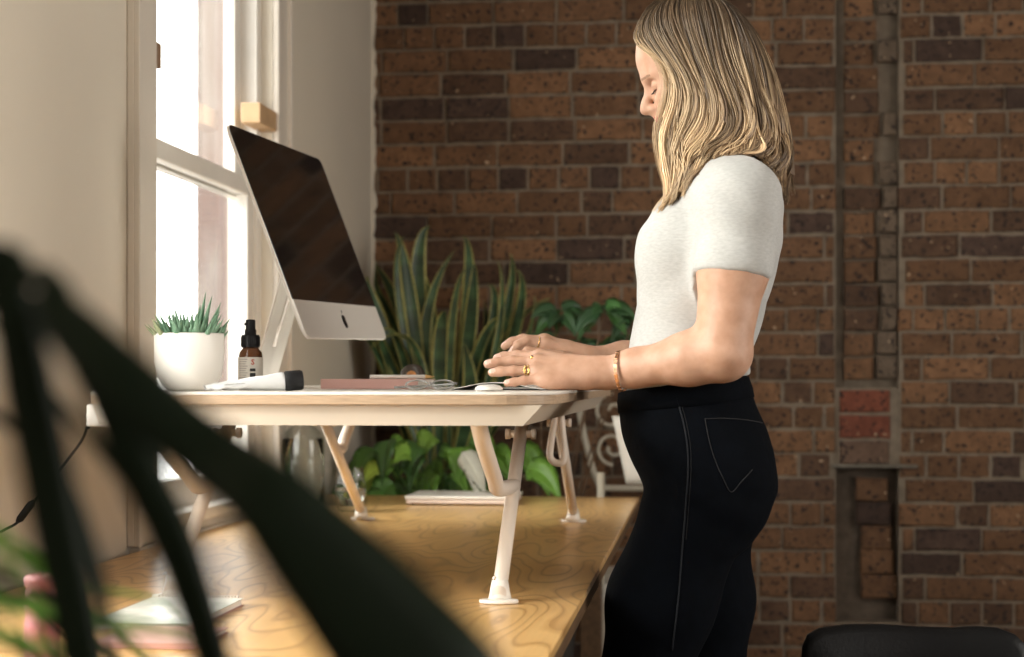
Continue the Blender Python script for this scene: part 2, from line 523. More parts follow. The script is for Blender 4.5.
# ------------------------------------------------------------------ long wooden desk
DZ = .72
DX0, DX1, DY0, DY1 = WX + .03, -.19, 1.55, 4.94
def wood_material():
    m = bpy.data.materials.new('honey_oak'); m.use_nodes = True
    nt = m.node_tree; b = nt.nodes['Principled BSDF']
    tc = nd(nt, 'ShaderNodeTexCoord'); mp = nd(nt, 'ShaderNodeMapping'); mp.inputs['Scale'].default_value = (3.2, .75, 1)
    mp.inputs['Rotation'].default_value = (0, 0, .06)
    nt.links.new(tc.outputs['Object'], mp.inputs[0])
    n0 = nd(nt, 'ShaderNodeTexNoise'); n0.inputs['Scale'].default_value = 1.3; n0.inputs['Detail'].default_value = 2
    nt.links.new(mp.outputs[0], n0.inputs['Vector'])
    # contour-like flat sawn figure: bands of a smooth noise
    mu = nd(nt, 'ShaderNodeMath', operation='MULTIPLY'); mu.inputs[1].default_value = 24
    fr = nd(nt, 'ShaderNodeMath', operation='FRACT')
    nt.links.new(n0.outputs[0], mu.inputs[0]); nt.links.new(mu.outputs[0], fr.inputs[0])
    cr = nd(nt, 'ShaderNodeValToRGB')
    e = cr.color_ramp.elements
    e[0].position = 0; e[0].color = (.38, .205, .070, 1)
    e[1].position = .22; e[1].color = (.62, .375, .145, 1)
    x = e.new(.8); x.color = (.66, .41, .165, 1)
    x = e.new(1.0); x.color = (.50, .29, .105, 1)
    nt.links.new(fr.outputs[0], cr.inputs[0])
    mp2 = nd(nt, 'ShaderNodeMapping'); mp2.inputs['Scale'].default_value = (60, 2.5, 20)
    nt.links.new(tc.outputs['Object'], mp2.inputs[0])
    n2 = nd(nt, 'ShaderNodeTexNoise'); n2.inputs['Scale'].default_value = 3; n2.inputs['Detail'].default_value = 4
    nt.links.new(mp2.outputs[0], n2.inputs['Vector'])
    mx = nd(nt, 'ShaderNodeMix', data_type='RGBA', blend_type='MULTIPLY'); mx.inputs[0].default_value = .14
    r = nd(nt, 'ShaderNodeMapRange'); r.inputs[1].default_value = .3; r.inputs[2].default_value = .6; r.inputs[3].default_value = .45
    nt.links.new(n2.outputs[0], r.inputs[0]); nt.links.new(cr.outputs[0], mx.inputs[6]); nt.links.new(r.outputs[0], mx.inputs[7])
    nt.links.new(mx.outputs[2], b.inputs['Base Color'])
    rr = nd(nt, 'ShaderNodeMapRange'); rr.inputs[3].default_value = .27; rr.inputs[4].default_value = .31
    nt.links.new(n2.outputs[0], rr.inputs[0]); nt.links.new(rr.outputs[0], b.inputs['Roughness'])
    bp = nd(nt, 'ShaderNodeBump'); bp.inputs['Strength'].default_value = .06; bp.inputs['Distance'].default_value = .001
    nt.links.new(n2.outputs[0], bp.inputs['Height']); nt.links.new(bp.outputs[0], b.inputs['Normal'])
    return m
M_oak = wood_material()
M_dark_wood = mat('dark_stained_edge', (.14, .08, .04), .5, var=.4, scale=12, stretch=(6, .6, 6))
desk = thing('wooden_desk', 'long honey oak desk running along the window wall under the raised white desk', 'desk', ((DX0 + DX1) / 2, (DY0 + DY1) / 2, 0))
MB().box((DX0, DY0, DZ - .012), (DX1, DY1, DZ), bevel=.002).build('desk_top', M_oak, desk)
MB().box((DX0, DY0, DZ - .034), (DX1 - .001, DY1 - .001, DZ - .0121), bevel=.002).build('edge_band', M_dark_wood, desk)
ap = MB()
ap.box((DX1 - .14, DY0 + .1, DZ - .11), (DX1 - .12, DY1 - .1, DZ - .034)).box((DX0 + .03, DY0 + .1, DZ - .11), (DX0 + .05, DY1 - .1, DZ - .034))
ap.build('rail', M_dark_wood, desk)
for x in (DX0 + .04, DX1 - .16):
    for y in (DY0 + .10, DY1 - .16):
        MB().box((x, y, 0), (x + .06, y + .06, DZ - .034), bevel=.003).build('leg', M_dark_wood, desk)

# ------------------------------------------------------------------ raised standing desk (folding platform)
TZ = 1.0425                     # its top surface
py0, py1 = 2.40, 4.00
px0, px1 = P(74, 395, py0).x, -.216
plat = thing('standing_desk_riser', 'white topped height adjustable desk platform on angled folding legs standing on the oak desk', 'standing desk', ((px0 + px1) / 2, 3.2, DZ))
def rounded(x0, x1, y0, y1, r, n=8):
    out = []
    for cx, cy, a0 in ((x1 - r, y0 + r, -PI / 2), (x1 - r, y1 - r, 0), (x0 + r, y1 - r, PI / 2), (x0 + r, y0 + r, PI)):
        for i in range(n + 1):
            a = a0 + PI / 2 * i / n
            out.append((cx + r * math.cos(a), cy + r * math.sin(a)))
    return out
MB().prism(rounded(px0, px1, py0, py1, .08), TZ - .004, TZ, bevel=.001).build('laminate_top', M_white, plat)
MB().prism(rounded(px0 + .0005, px1 - .0005, py0 + .0005, py1 - .0005, .08), TZ - .018, TZ - .0041, bevel=.001).build('plywood_board', M_edge, plat)
# tapered tray under the board: straight front skirt, sides cut inwards
zt, zb_ = TZ - .0185, TZ - .048
fx0, fx1 = P(92, 410, py0 + .012).x, P(548, 405, py0 + .012).x
gx1 = P(523, 420, py0 + .012).x
sk = MB()
vs = [(fx0, py0 + .012, zt), (px1 - .015, py0 + .012, zt), (gx1, py0 + .012, zb_), (fx0 + .01, py0 + .012, zb_),
      (fx0, py1 - .012, zt), (px1 - .015, py1 - .012, zt), (gx1, py1 - .012, zb_), (fx0 + .01, py1 - .012, zb_)]
sk.add(vs, [(0, 1, 2, 3)[::-1], (4, 5, 6, 7), (0, 4, 5, 1), (1, 5, 6, 2), (2, 6, 7, 3), (3, 7, 4, 0)])
sko = sk.build('skirt', M_apron, plat)
cb0 = P(101, 425, py0 + .03)
MB().box((px0 + .012, py0 + .016, cb0.z - .002), (px0 + .055, py0 + .12, zt), bevel=.003).build('control_box', M_white, plat)
LXR, LXL = -.312, -.826
def leg(x, yf, yt, mirror):
    m = MB()
    foot = Vector((x, yf, DZ + .012)); top = Vector((x, yt, zb_ + .012))
    m.tube([foot, top], .0115, 14)
    d = (top - foot)
    o = m.build('leg', M_leg, plat)
    f = MB()
    f.prism([(x + .030 * math.cos(a) * 1.0, yf + .019 * math.sin(a)) for a in [2 * PI * i / 24 for i in range(24)]], DZ + .0005, DZ + .006, bevel=.0015)
    f.lathe([(.018, DZ + .006), (.0155, DZ + .016), (.0125, DZ + .034)], (x, yf + d.y * .04, 0), 20)
    f.tube([(x - .005, yf - .012, DZ + .04), (x - .005, yf - .0155, DZ + .04)], .003, 8)
    f.build('foot', M_white, o)
    # crossing pin at the hinge
    q = foot + d * .86
    ax = MB().tube([q + Vector((-.024, 0, 0)), q + Vector((.024, 0, 0))], .0065, 12)
    ax.tube([q + Vector((-.026, 0, 0)), q + Vector((-.018, 0, 0))], .009, 12).tube([q + Vector((.018, 0, 0)), q + Vector((.026, 0, 0))], .009, 12)
    ax.build('hinge_pin', M_leg, o)
    return foot, d
def brace(x, q, yt):
    pts = smooth_path([q, (x, q.y + (yt - q.y) * .28, q.z + .002), (x, q.y + (yt - q.y) * .42, q.z + .022), (x, q.y + (yt - q.y) * .80, zb_ - .03), (x, yt, zb_ + .01)], 24)
    MB().tube(pts, .0125, 14).build('brace', M_leg, plat)
for x in (LXR, LXL):
    f, d = leg(x, 2.57, 2.93, False); q = f + d * .56
    brace(x - .014 if x == LXR else x + .01, q, 2.43)
    f, d = leg(x, 4.06, 3.58, True); q = f + d * .62
    if x == LXL: brace(x, q, 3.97)
# folded release lever by the far right leg
lv = MB(); a = P(559, 420, 3.45); b = P(557, 463, 3.45)
lv.tube(smooth_path([(a.x - .006, a.y, a.z + .01), (a.x - .016, a.y, (a.z + b.z) / 2), (b.x - .014, b.y, b.z + .012), (b.x, b.y, b.z), (b.x + .014, b.y, b.z + .012), (a.x + .004, a.y, a.z + .01)], 30), .0075, 10)
lv.build('release_lever', M_leg, plat)

# ------------------------------------------------------------------ all-in-one computer
nt_, nb_ = P(228.5, 119, 3.2), P(303, 337, 3.2)
ft_, fb_ = P(318.5, 163, 3.85), P(390, 340, 3.85)
PW, PH = .65, .425
ez = (nt_ + ft_ - nb_ - fb_).normalized()         # up along the panel
ey = (fb_ + ft_ - nb_ - nt_); ey = (ey - ez * ey.dot(ez)).normalized()
en = ey.cross(ez).normalized()                    # out of the screen, to the right
pc = (nt_ + nb_ + ft_ + fb_) / 4
W_ = ((ft_ - nt_).length + (fb_ - nb_).length) / 2; H_ = ((nt_ - nb_).length + (ft_ - fb_).length) / 2
MM = Matrix(((ey.x, ez.x, en.x, pc.x), (ey.y, ez.y, en.y, pc.y), (ey.z, ez.z, en.z, pc.z), (0, 0, 0, 1)))
pcm = thing('desktop_computer', 'slim silver all-in-one computer with dark screen tilted back on the white platform', 'computer', (pc.x, pc.y, TZ))
def local(m, o=None): return [MM @ Vector(p) for p in m]
# shell: thin rim that bulges at the middle of the back
sh = MB(); rows = []
def rrect(w, h, r, n=6):
    out = []
    for cx, cy, a0 in ((w - r, -h + r, -PI / 2), (w - r, h - r, 0), (-w + r, h - r, PI / 2), (-w + r, -h + r, PI)):
        for i in range(n + 1):
            a = a0 + PI / 2 * i / n; out.append((cx + r * math.cos(a), cy + r * math.sin(a)))
    return out
w2, h2 = W_ / 2, H_ / 2
for s, zf in ((1, 0), (1.0, -.005), (.985, -.007), (.85, -.014), (.6, -.026), (.3, -.036), (.05, -.04)):
    r_ = rrect(w2 * s, h2 * s, .022 * s)
    rows.append([MM @ Vector((x, y, zf)) for x, y in r_])
sh.grid(rows, close=True)
k_ = len(rows[0]); sh.f.append(tuple(range((len(rows) - 1) * k_, len(rows) * k_))); sh.fm.append(0); sh.fs.append(True)
sh.add(rows[0], [tuple(range(k_))[::-1]])
sh.build('back_shell', M_alu, pcm)
CH = .080
M_screen = mat('dark_glass_screen', (.004, .004, .005), .06, spec=.5)
sc_ = MB(); top = [p for p in rrect(w2 - .001, h2 - .001, .021)]
scr = [(x, max(y, -h2 + CH)) for x, y in top]
bm = bmesh.new()
vsl = []
for x, y in scr:
    if not vsl or (Vector((x, y)) - Vector(vsl[-1])).length > 1e-5: vsl.append((x, y))
def plate(name, outline, z0, z1, m, parent):
    b = MB(); n = len(outline)
    b.add([MM @ Vector((x, y, z0)) for x, y in outline] + [MM @ Vector((x, y, z1)) for x, y in outline],
          [tuple(range(n))[::-1], tuple(range(n, 2 * n))] + [(i, (i + 1) % n, n + (i + 1) % n, n + i) for i in range(n)])
    return b.build(name, m, parent)
plate('screen', [p for i, p in enumerate(vsl) if not (i and p == vsl[0])], 0, .0012, M_screen, pcm)
chp = [(x, min(y, -h2 + CH - .0006)) for x, y in top]
vsl = []
for p in chp:
    if not vsl or (Vector(p) - Vector(vsl[-1])).length > 1e-5: vsl.append(p)
chin = plate('chin', vsl, 0, .0014, M_alu, pcm)
# dark fruit emblem with a bite and a leaf
def emblem(s, cx, cy):
    out = []
    for i in range(40):
        a = 2 * PI * i / 40 + PI / 2
        r = 1 - .10 * math.exp(-((a - PI / 2) % (2 * PI)) ** 2 * 6) - .10 * math.exp(-((2 * PI - (a - PI / 2) % (2 * PI))) ** 2 * 6) - .06 * math.exp(-(a - 1.5 * PI) ** 2 * 10)
        x, y = .88 * r * math.cos(a), r * math.sin(a) * .95
        dx, dy = x - 1.12, y - .12
        q = math.hypot(dx, dy)
        if q < .50: x, y = 1.12 + dx / q * .50, .12 + dy / q * .50
        out.append((cx + x * s, cy + y * s))
    return out
plate('emblem', emblem(.0165, 0, -h2 + CH * .48), .0012, .0019, M_black, chin)
lf = [(.0135 * (.0 + .32 * t_ * 1), .0135 * (1.05 + .6 * t_)) for t_ in (0, 1)]
cx, cy = 0, -h2 + CH * .48
lfo = [(cx + .0005, cy + .0175), (cx + .0008, cy + .022), (cx + .0055, cy + .026), (cx + .0058, cy + .021)]
plate('emblem_leaf', lfo, .0012, .0019, M_black, chin)
# stand: bent aluminium strap with cable hole
st = MB()
hin = MM @ Vector((0, -.02, -.038))
sw = .095
path = [hin + Vector((0, 0, .02)), hin + Vector((-.010, 0, -.02)), Vector((hin.x - .075, hin.y, TZ + .035)), Vector((hin.x - .082, hin.y, TZ + .014)), Vector((hin.x - .072, hin.y, TZ + .004)), Vector((hin.x - .02, hin.y, TZ + .003)), Vector((hin.x + .11, hin.y, TZ + .003))]
path = smooth_path(path[:3], 8) + path[3:]
hole_a = 4; th = .005
N_ = 13; rows = []
for i, p in enumerate(path):
    rows.append([Vector((p.x, p.y + sw * (j / (N_ - 1) - .5) * 2, p.z)) for j in range(N_)])
sv = [q for r in rows for q in r]; sf = []
for i in range(len(path) - 1):
    for j in range(N_ - 1):
        if 3 <= i <= 5 and 5 <= j <= 6: continue
        sf.append((i * N_ + j, i * N_ + j + 1, (i + 1) * N_ + j + 1, (i + 1) * N_ + j))
st.add(sv, sf, 0, True)
so = st.build('stand', M_alu, pcm); solid(so, th); 
bv = so.modifiers.new('b', 'BEVEL'); bv.width = .0015; bv.segments = 2
bv.limit_method = 'ANGLE'

# ------------------------------------------------------------------ things on the platform
M_pot = mat('white_ceramic', (.80, .77, .72), .35)
def at_top(px, Y):    # a point of the platform top in picture column px at depth Y
    q = P(px, 390, Y); return Vector((q.x, Y, TZ + .0005))
pp = at_top(189.5, 2.68)
pot = thing('potted_succulent', 'spiky green succulent in a round white ceramic pot on the white platform', 'plant', pp)
Rp = .0565
m = MB().lathe([(.001, 0), (Rp * .60, 0), (Rp * .74, .006), (Rp * .90, .022), (Rp * .985, .045), (Rp, .065), (Rp, .090), (Rp - .001, .0925), (Rp - .004, .092), (Rp - .006, .08), (.001, .078)], pp, 56)
m.build('pot', M_pot, pot)
MB().lathe([(.001, .084), (Rp * .5, .083), (Rp - .006, .080)], pp, 32).build('soil', mat('potting_soil', (.04, .028, .02), .95, bump=.8, scale=200), pot)
M_succ = mat('succulent_green', (.10, .22, .13), .5, var=.45, scale=30, col2=(.22, .36, .24), sss=.0)
M_succ2 = mat('succulent_pale', (.34, .38, .22), .5, var=.3, scale=30)
def pointed_leaf(m, base, direction, L, w, bend, th=.3, n=7, mi=0):
    d = Vector(direction).normalized(); up = Vector((0, 0, 1))
    pts = []; rs = []
    for i in range(n):
        t = i / (n - 1)
        pts.append(Vector(base) + d * (L * t) + up * (bend * t * t))
        rs.append(max(.0004, w * (math.sin(min(1, .35 + t * .5) * PI * .55) if t < .3 else (1 - ((t - .3) / .7) ** 1.6)) ))
    m.tube(pts, rs, 6, mi, flat=.5)
for k in range(78):
    t = (k + .5) / 78; a = k * 2.39996
    r = Rp * .82 * math.sqrt(t)
    base = pp + Vector((r * math.cos(a), r * math.sin(a), .080))
    tilt = .10 + .75 * math.sqrt(t) + random.uniform(-.15, .15)
    L = random.uniform(.024, .040) * (1.15 - .2 * t)
    if t > .45 and random.random() < .5: L *= .8
    d = (math.sin(tilt) * math.cos(a), math.sin(tilt) * math.sin(a), math.cos(tilt))
    m = MB(); pointed_leaf(m, base, d, L * 1.15, .0062, .006)
    m.build('leaf', M_succ2 if (math.cos(a) < -.6 and t > .5) else M_succ, pot)
for dx, dy, L in ((.016, 0, .078), (.027, -.006, .074), (.036, .006, .066), (.008, .008, .058), (.044, -.004, .055), (-.012, -.004, .045)):
    m = MB(); b = pp + Vector((.004 + dx * .55, dy, .082)); pointed_leaf(m, b, (dx * .9, dy, .075), L * .98, .0078, .002, n=9)
    m.build('leaf', M_succ, pot)

# amber spray bottle
bp_ = at_top(250.5, 3.02)
bot = thing('spray_bottle', 'small amber glass spray bottle with black pump and pale label beside the potted succulent', 'bottle', bp_)
k = 3.02 / 1700
rb = 12.5 * k
hs = lambda y: (389.8 - y) * k
MB().lathe([(.001, 0), (rb * .92, 0), (rb, .003), (rb, hs(358)), (rb * .93, hs(352)), (rb * .60, hs(347)), (rb * .55, hs(344))], bp_, 32).build('glass_body', mat('amber_glass', (.14, .045, .012), .08, trans=.35, coat=.5), bot)
lb = MB().lathe([(rb + .0004, hs(384)), (rb + .0004, hs(357))], bp_, 48)
lb.f = lb.f[:-2]; lb.fm = lb.fm[:-2]; lb.fs = lb.fs[:-2]
lbo = lb.build('paper_label', mat('pale_label', (.62, .58, .52), .6, var=.08, scale=30), bot)
pm = MB().lathe([(9.2 * k, hs(347)), (9.4 * k, hs(346)), (9.4 * k, hs(336)), (8.8 * k, hs(334)), (6 * k, hs(334)), (6 * k, hs(329)), (5 * k, hs(328)), (5 * k, hs(320)), (4.6 * k, hs(318.5)), (.0005, hs(318))], bp_, 32)
for a in range(28):
    an = 2 * PI * a / 28
    c = bp_ + Vector((9.4 * k * math.cos(an), 9.4 * k * math.sin(an), 0))
    pm.tube([c + Vector((0, 0, hs(345.5))), c + Vector((0, 0, hs(336.5)))], .0006, 4)
pm.tube([bp_ + Vector((-.004, -.004, hs(323))), bp_ + Vector((-.010, -.006, hs(323)))], .0025, 10)
pm.build('spray_pump', M_black, bot)
# printed marks wrapped on the label
def text_obj(s, size, mname, parent, fn, m, bold=0):
    cu = bpy.data.curves.new('lettering', 'FONT'); cu.body = s; cu.size = size; cu.resolution_u = 2; cu.offset = bold
    o = bpy.data.objects.new('lettering', cu); COL.objects.link(o)
    dg = bpy.context.evaluated_depsgraph_get()
    me = bpy.data.meshes.new_from_object(o.evaluated_get(dg)); bpy.data.objects.remove(o)
    for v in me.vertices: v.co = fn(v.co.x, v.co.y)
    return link(mname, me, m, parent)
M_red = mat('red_print', (.42, .06, .03), .6); M_blk = mat('black_print', (.02, .02, .02), .6); M_gry = mat('grey_print', (.25, .23, .21), .7)
def wrap(x0, z0, extra=.0009):
    def fn(x, y):
        a = -PI / 2 - .12 + (x + x0) / rb
        return bp_ + Vector(((rb + extra) * math.cos(a), (rb + extra) * math.sin(a), z0 + y))
    return fn
text_obj('S', .0135, 'lettering', lbo, wrap(.0095, hs(364.5)), M_red, .0004)
def patch(x0, x1, z0, z1, m, name='printed_block'):
    b = MB(); f = wrap(0, 0, .0008); n = 8
    b.grid([[f(x0 + (x1 - x0) * i / n, z) for i in range(n + 1)] for z in (z0, z1)])
    b.build(name, m, lbo)
patch(.0075, .0175, hs(371.5), hs(368.5), M_blk); patch(.0075, .0175, hs(382), hs(373), M_blk)
lines = MB(); f = wrap(0, 0, .0008)
for i in range(9):
    zz = hs(359.5 + i * 2.3)
    for a_, b_ in ((-.016, -.009), (-.008, .0035 - .002 * (i % 3))):
        n = 6
        lines.grid([[f(a_ + (b_ - a_) * j / n, z) for j in range(n + 1)] for z in (zz, zz + .0011)])
lines.build('printed_lines', M_gry, lbo)

# crumpled cream tube with black cap, lying down
ta, tb = at_top(204, 2.54), at_top(284, 2.585)
tube_ = thing('cream_tube', 'crumpled white cream tube with black cap lying at the near edge of the platform', 'tube', ta)
ta.z = TZ + .006; tb.z = TZ + .0155
ax = (tb - ta); L = ax.length; ax.normalize(); sd = Vector((-ax.y, ax.x, 0)).normalized(); up = ax.cross(sd); up = up if up.z > 0 else -up
rows = []
for i in range(26):
    t = i / 25; c = ta + ax * (L * t)
    rw = .021 * (1 - t) + .0145 * t; rh = .0006 + .0140 * (t ** .8)
    rot = .35 * (1 - t)
    row = []
    for j in range(24):
        a = 2 * PI * j / 24
        cr_ = 1 + (.10 * math.sin(3 * a + 9 * t) + .06 * math.sin(17 * t + 2 * a)) * (1 - t) * min(1, t * 4)
        y = rw * math.cos(a); z = rh * math.sin(a) * cr_ + .0016 * math.sin(22 * t + 5 * math.cos(a)) * (1 - t) * (t > .05)
        row.append(c + sd * (y * math.cos(rot) - z * math.sin(rot)) + up * (y * math.sin(rot) * .5 + z * math.cos(rot)))
    rows.append(row)
b = MB().grid(rows, close=True); b.f += [tuple(range(24)), tuple(25 * 24 + j for j in range(24))]; b.fm += [0, 0]; b.fs += [False, False]
tubo = b.build('tube_body', mat('white_foil_tube', (.68, .69, .70), .35, metal=.25, bump=.15, scale=60), tube_)
cp = MB().lathe([(.0142, 0), (.0150, .001), (.0152, .026), (.0142, .028), (.001, .0282)], tb + ax * .001, 32, axis=ax)
for a in range(36):
    an = 2 * PI * a / 36; Q = ax.to_track_quat('Z', 'Y').to_matrix()
    cp.tube([tb + ax * .003 + Q @ Vector((.0151 * math.cos(an), .0151 * math.sin(an), 0)), tb + ax * .026 + Q @ Vector((.0133 * math.cos(an), .0151 * math.sin(an), 0))], .0005, 4)
cp.build('cap', M_black, tube_)
def on_tube(x, y):
    t = min(1, max(0, x / L)); c = ta + ax * x
    rh = .0006 + .0125 * (t ** .8)
    z = rh * .55 + y
    nrm = -sd
    rw = .019 * (1 - t) + .0125 * t
    zz = (y) / max(rh, .003); zz = max(-.95, min(.95, zz))
    return c + nrm * (rw * math.sqrt(1 - zz * zz) + .0014) + up * (zz * rh)
mk = MB()
random.seed(3)
for y0_, xa, xb in ((.0010, .030, .062), (-.0035, .040, .066), (.0020, .074, .080), (-.0030, .084, .092), (.0030, .088, .091), (-.0075, .060, .100)):
    x = xa
    while x < xb:
        w_ = random.uniform(.0006, .0020); h_ = random.uniform(.0008, .0020)
        q_ = [on_tube(x + u, y0_ + v) for u, v in ((0, 0), (w_, 0), (w_, h_), (0, h_))]
        mk.add(q_, [(0, 1, 2, 3)]); x += w_ + random.uniform(.0004, .0012)
mk.build('printed_marks', M_gry, tubo)

# pink notebooks, pencil, tape, spectacles, open magazine, mouse
M_pinkn = mat('dusty_pink_cover', (.58, .34, .30), .5, var=.05, scale=10)
M_page = mat('page_white', (.80, .77, .72), .7)
def notebook(name, label, cat, ctr, w, d, h, rot, cover, group=None):
    t = thing(name, label, cat, ctr)
    Mx = Matrix.Translation(ctr) @ Matrix.Rotation(rot, 4, 'Z')
    MB().box((-w / 2, -d / 2, 0), (w / 2, d / 2, .0015), bevel=.0006, M=Mx).box((-w / 2, -d / 2, h - .0015), (w / 2, d / 2, h), bevel=.0006, M=Mx).box((-w / 2 - .0008, -d / 2, 0), (-w / 2 + .0015, d / 2, h), bevel=.0006, M=Mx).box((-w / 2, -d / 2 - .001, 0), (w / 2, -d / 2 + .0015, h), bevel=.0006, M=Mx).build('cover', cover, t)
    MB().box((-w / 2 + .002, -d / 2 + .003, .0016), (w / 2 - .003, d / 2 - .003, h - .0016), M=Mx).build('pages', M_page, t)
    return t
c = (P(333, 386, 3.3) + P(427, 386, 3.3)) / 2; c.z = TZ + .0005
notebook('notebook', 'dusty pink notebook lying under the white pencil on the platform', 'notebook', c, P(427, 386, 3.3).x - P(333, 386, 3.3).x, .21, .019, 0, M_pinkn)
p0 = P(370, 375, 3.24); p1 = P(425, 375, 3.27); zpen = TZ + .0005 + .019 + .0045
pen = thing('pencil', 'thick white pencil with sharpened wooden tip lying on the pink notebook', 'pencil', (p0.x, p0.y, zpen))
p0.z = p1.z = zpen; d = (p1 - p0).normalized()
MB().tube([p0, p1], .0042, 6).build('barrel', M_white, pen)
MB().tube([p1, p1 + d * .012, p1 + d * .019], [.0042, .0016, .0004], 12).build('tip', mat('bare_wood', (.62, .36, .14), .6), pen)
tp = P(413, 372, 3.62)
tape = thing('tape_roll', 'dark roll of tape with orange core standing behind the pink notebook', 'tape', (tp.x, tp.y, TZ))
R_ = .0255
cx = Vector((tp.x, 3.62, TZ + R_ + .0005)); yv = Vector((.2, 1, 0)).normalized()
MB().lathe([(R_ * .45, -.009), (R_ * .97, -.009), (R_, -.008), (R_, .008), (R_ * .97, .009), (R_ * .45, .009), (R_ * .45, -.009)], cx, 36, axis=yv).build('tape', mat('dark_tape', (.06, .045, .035), .25), tape)
MB().lathe([(R_ * .30, -.0095), (R_ * .45, -.0095), (R_ * .45, .0095), (R_ * .30, .0095), (R_ * .30, -.0095)], cx, 36, axis=yv).build('core', mat('orange_core', (.62, .26, .08), .6), tape)
# spectacles
g0 = P(455, 384, 2.98)
sp = thing('spectacles', 'folded clear framed spectacles lying between pink notebook and open magazine', 'glasses', (g0.x, g0.y, TZ))
M_clear = mat('clear_acetate', (.80, .80, .78), .1, trans=.7, coat=.3)
for s in (0, 1):
    c = Vector((g0.x - .024 - s * .046, g0.y + .01, TZ + .0095)); 
    ring = [c + Vector((.020 * math.cos(a), .010 * math.sin(a), .0075 * math.sin(a))) for a in [2 * PI * i / 24 for i in range(25)]]
    MB().tube(ring, .0018, 8, cap=False).build('rim', M_clear, sp)
    MB().add([c + Vector((.0195 * math.cos(a), .0095 * math.sin(a), .007 * math.sin(a))) for a in [2 * PI * i / 24 for i in range(24)]], [tuple(range(24))]).build('lens', M_glass_thin, sp)
    MB().tube(smooth_path([(g0.x - .006 - s * .004, g0.y + .01, TZ + .012), (g0.x - .003, g0.y + .018 + s * .006, TZ + .011), (g0.x - .06, g0.y + .03 + s * .004, TZ + .007), (g0.x - .115, g0.y + .032 + s * .004, TZ + .004)], 14), .0022, 8).build('temple_arm', M_clear, sp)
MB().tube(smooth_path([(g0.x - .044, g0.y + .01, TZ + .011), (g0.x - .047, g0.y + .008, TZ + .013), (g0.x - .044, g0.y + .01, TZ + .011)], 6), .0018, 8).build('bridge', M_clear, sp)
# open magazine under the hands
mg0 = P(462, 388, 3.0); mg1 = P(600, 388, 3.0)
mag = thing('magazine', 'open magazine with white pages and dark cover lying under the hands', 'magazine', ((mg0.x + mg1.x) / 2, 3.0, TZ))
def leaves(x0, x1, y0, y1, lift, th, name, m):
    b = MB(); top = []; bot = []
    for i in range(15):
        t = i / 14; x = x0 + (x1 - x0) * t
        z = TZ + .0015 + lift * math.sin(PI * min(1, t * 1.25)) ** 1.2 * (1 - t * .4)
        top.append([(x, y0 + (y1 - y0) * j / 3, z + th) for j in range(4)]); bot.append([(x, y0 + (y1 - y0) * j / 3, z) for j in range(4)])
    b.grid(top).grid(bot)
    for r0, r1 in ((0, 0), (14, 14)): b.add(top[r0] + bot[r0], [(0, 1, 5, 4), (1, 2, 6, 5), (2, 3, 7, 6)])
    for j in (0, 3):
        vs = [top[i][j] for i in range(15)] + [bot[i][j] for i in range(15)]
        b.add(vs, [(i, i + 1, 16 + i, 15 + i) for i in range(14)])
    b.build(name, m, mag)
leaves(mg0.x, mg0.x + .19, 2.90, 3.16, .013, .0012, 'page', M_page)
leaves(mg0.x + .192, mg1.x + .02, 2.90, 3.16, .006, .003, 'page', M_page)
MB().box((mg0.x - .003, 2.895, TZ + .0004), (mg1.x + .01, 3.165, TZ + .0013)).build('cover', M_black, mag)
ms = at_top(489, 2.50)
mouse = thing('computer_mouse', 'low white computer mouse at the near edge of the platform', 'mouse', ms)
mouse.location = (ms.x, 2.5, TZ)
def mouse_rows(z0, sc, zt):
    rows = []
    for i in range(9):
        t = i / 8; r = math.cos(t * PI / 2) ** .6 if t < 1 else 0.0
        rows.append([(ms.x + .019 * sc * r * math.copysign(abs(math.cos(a)) ** .8, math.cos(a)), 2.5 + .052 * sc * r * math.copysign(abs(math.sin(a)) ** .8, math.sin(a)), TZ + z0 + zt * math.sin(t * PI / 2)) for a in [2 * PI * j / 32 for j in range(32)]])
    return rows
MB().grid(mouse_rows(.003, 1, .008), close=True).build('shell', M_white, mouse)
MB().grid(mouse_rows(.0003, .93, .004), close=True).build('base', M_alu, mouse)

# ------------------------------------------------------------------ things on the oak desk
def on_desk(px, py):
    q = PZ(px, py, DZ); return q
# tall water bottle/carafe of clear glass
q = on_desk(303.5, 506)
car = thing('glass_bottle', 'tall clear glass bottle of water standing on the oak desk by the window', 'bottle', q)
kk = q.y / 1700
rc = 21.5 * kk
hz = lambda y: (q.y / 1700) * (506 - y)
prof = [(rc * .88, .001), (rc, .006), (rc, hz(442)), (rc * .97, hz(435)), (rc * .80, hz(429)), (rc * .55, hz(425)), (rc * .42, hz(419)), (rc * .42, hz(416)), (rc * .42 - .002, hz(416)), (rc * .42 - .002, hz(419)), (rc * .55 - .002, hz(425)), (rc * .8 - .003, hz(430)), (rc - .0035, hz(442)), (rc - .0035, .008), (.0005, .008)]
MB().lathe([(.0005, .001)] + prof, q, 40).build('glass_body', M_glass_thin, car)
MB().lathe([(.0005, .0085), (rc - .004, .0085), (rc - .004, hz(437)), (.0005, hz(437))], q, 40).build('water', M_water, car)
q2 = on_desk(350, 512)
tum = thing('glass_tumbler', 'clear glass tumbler half full of water beside the folding leg', 'glass', q2)
k2 = q2.y / 1700; h_ = lambda y: k2 * (512 - y)
MB().lathe([(.0005, .001), (11 * k2, .001), (13 * k2, .004), (16.5 * k2, h_(492)), (16 * k2, h_(484)), (13.5 * k2, h_(467)), (13.1 * k2, h_(467)), (15.4 * k2, h_(484)), (15.8 * k2, h_(492)), (11 * k2, h_(506)), (.0005, h_(506))], q2, 40).build('glass_body', M_glass_thin, tum)
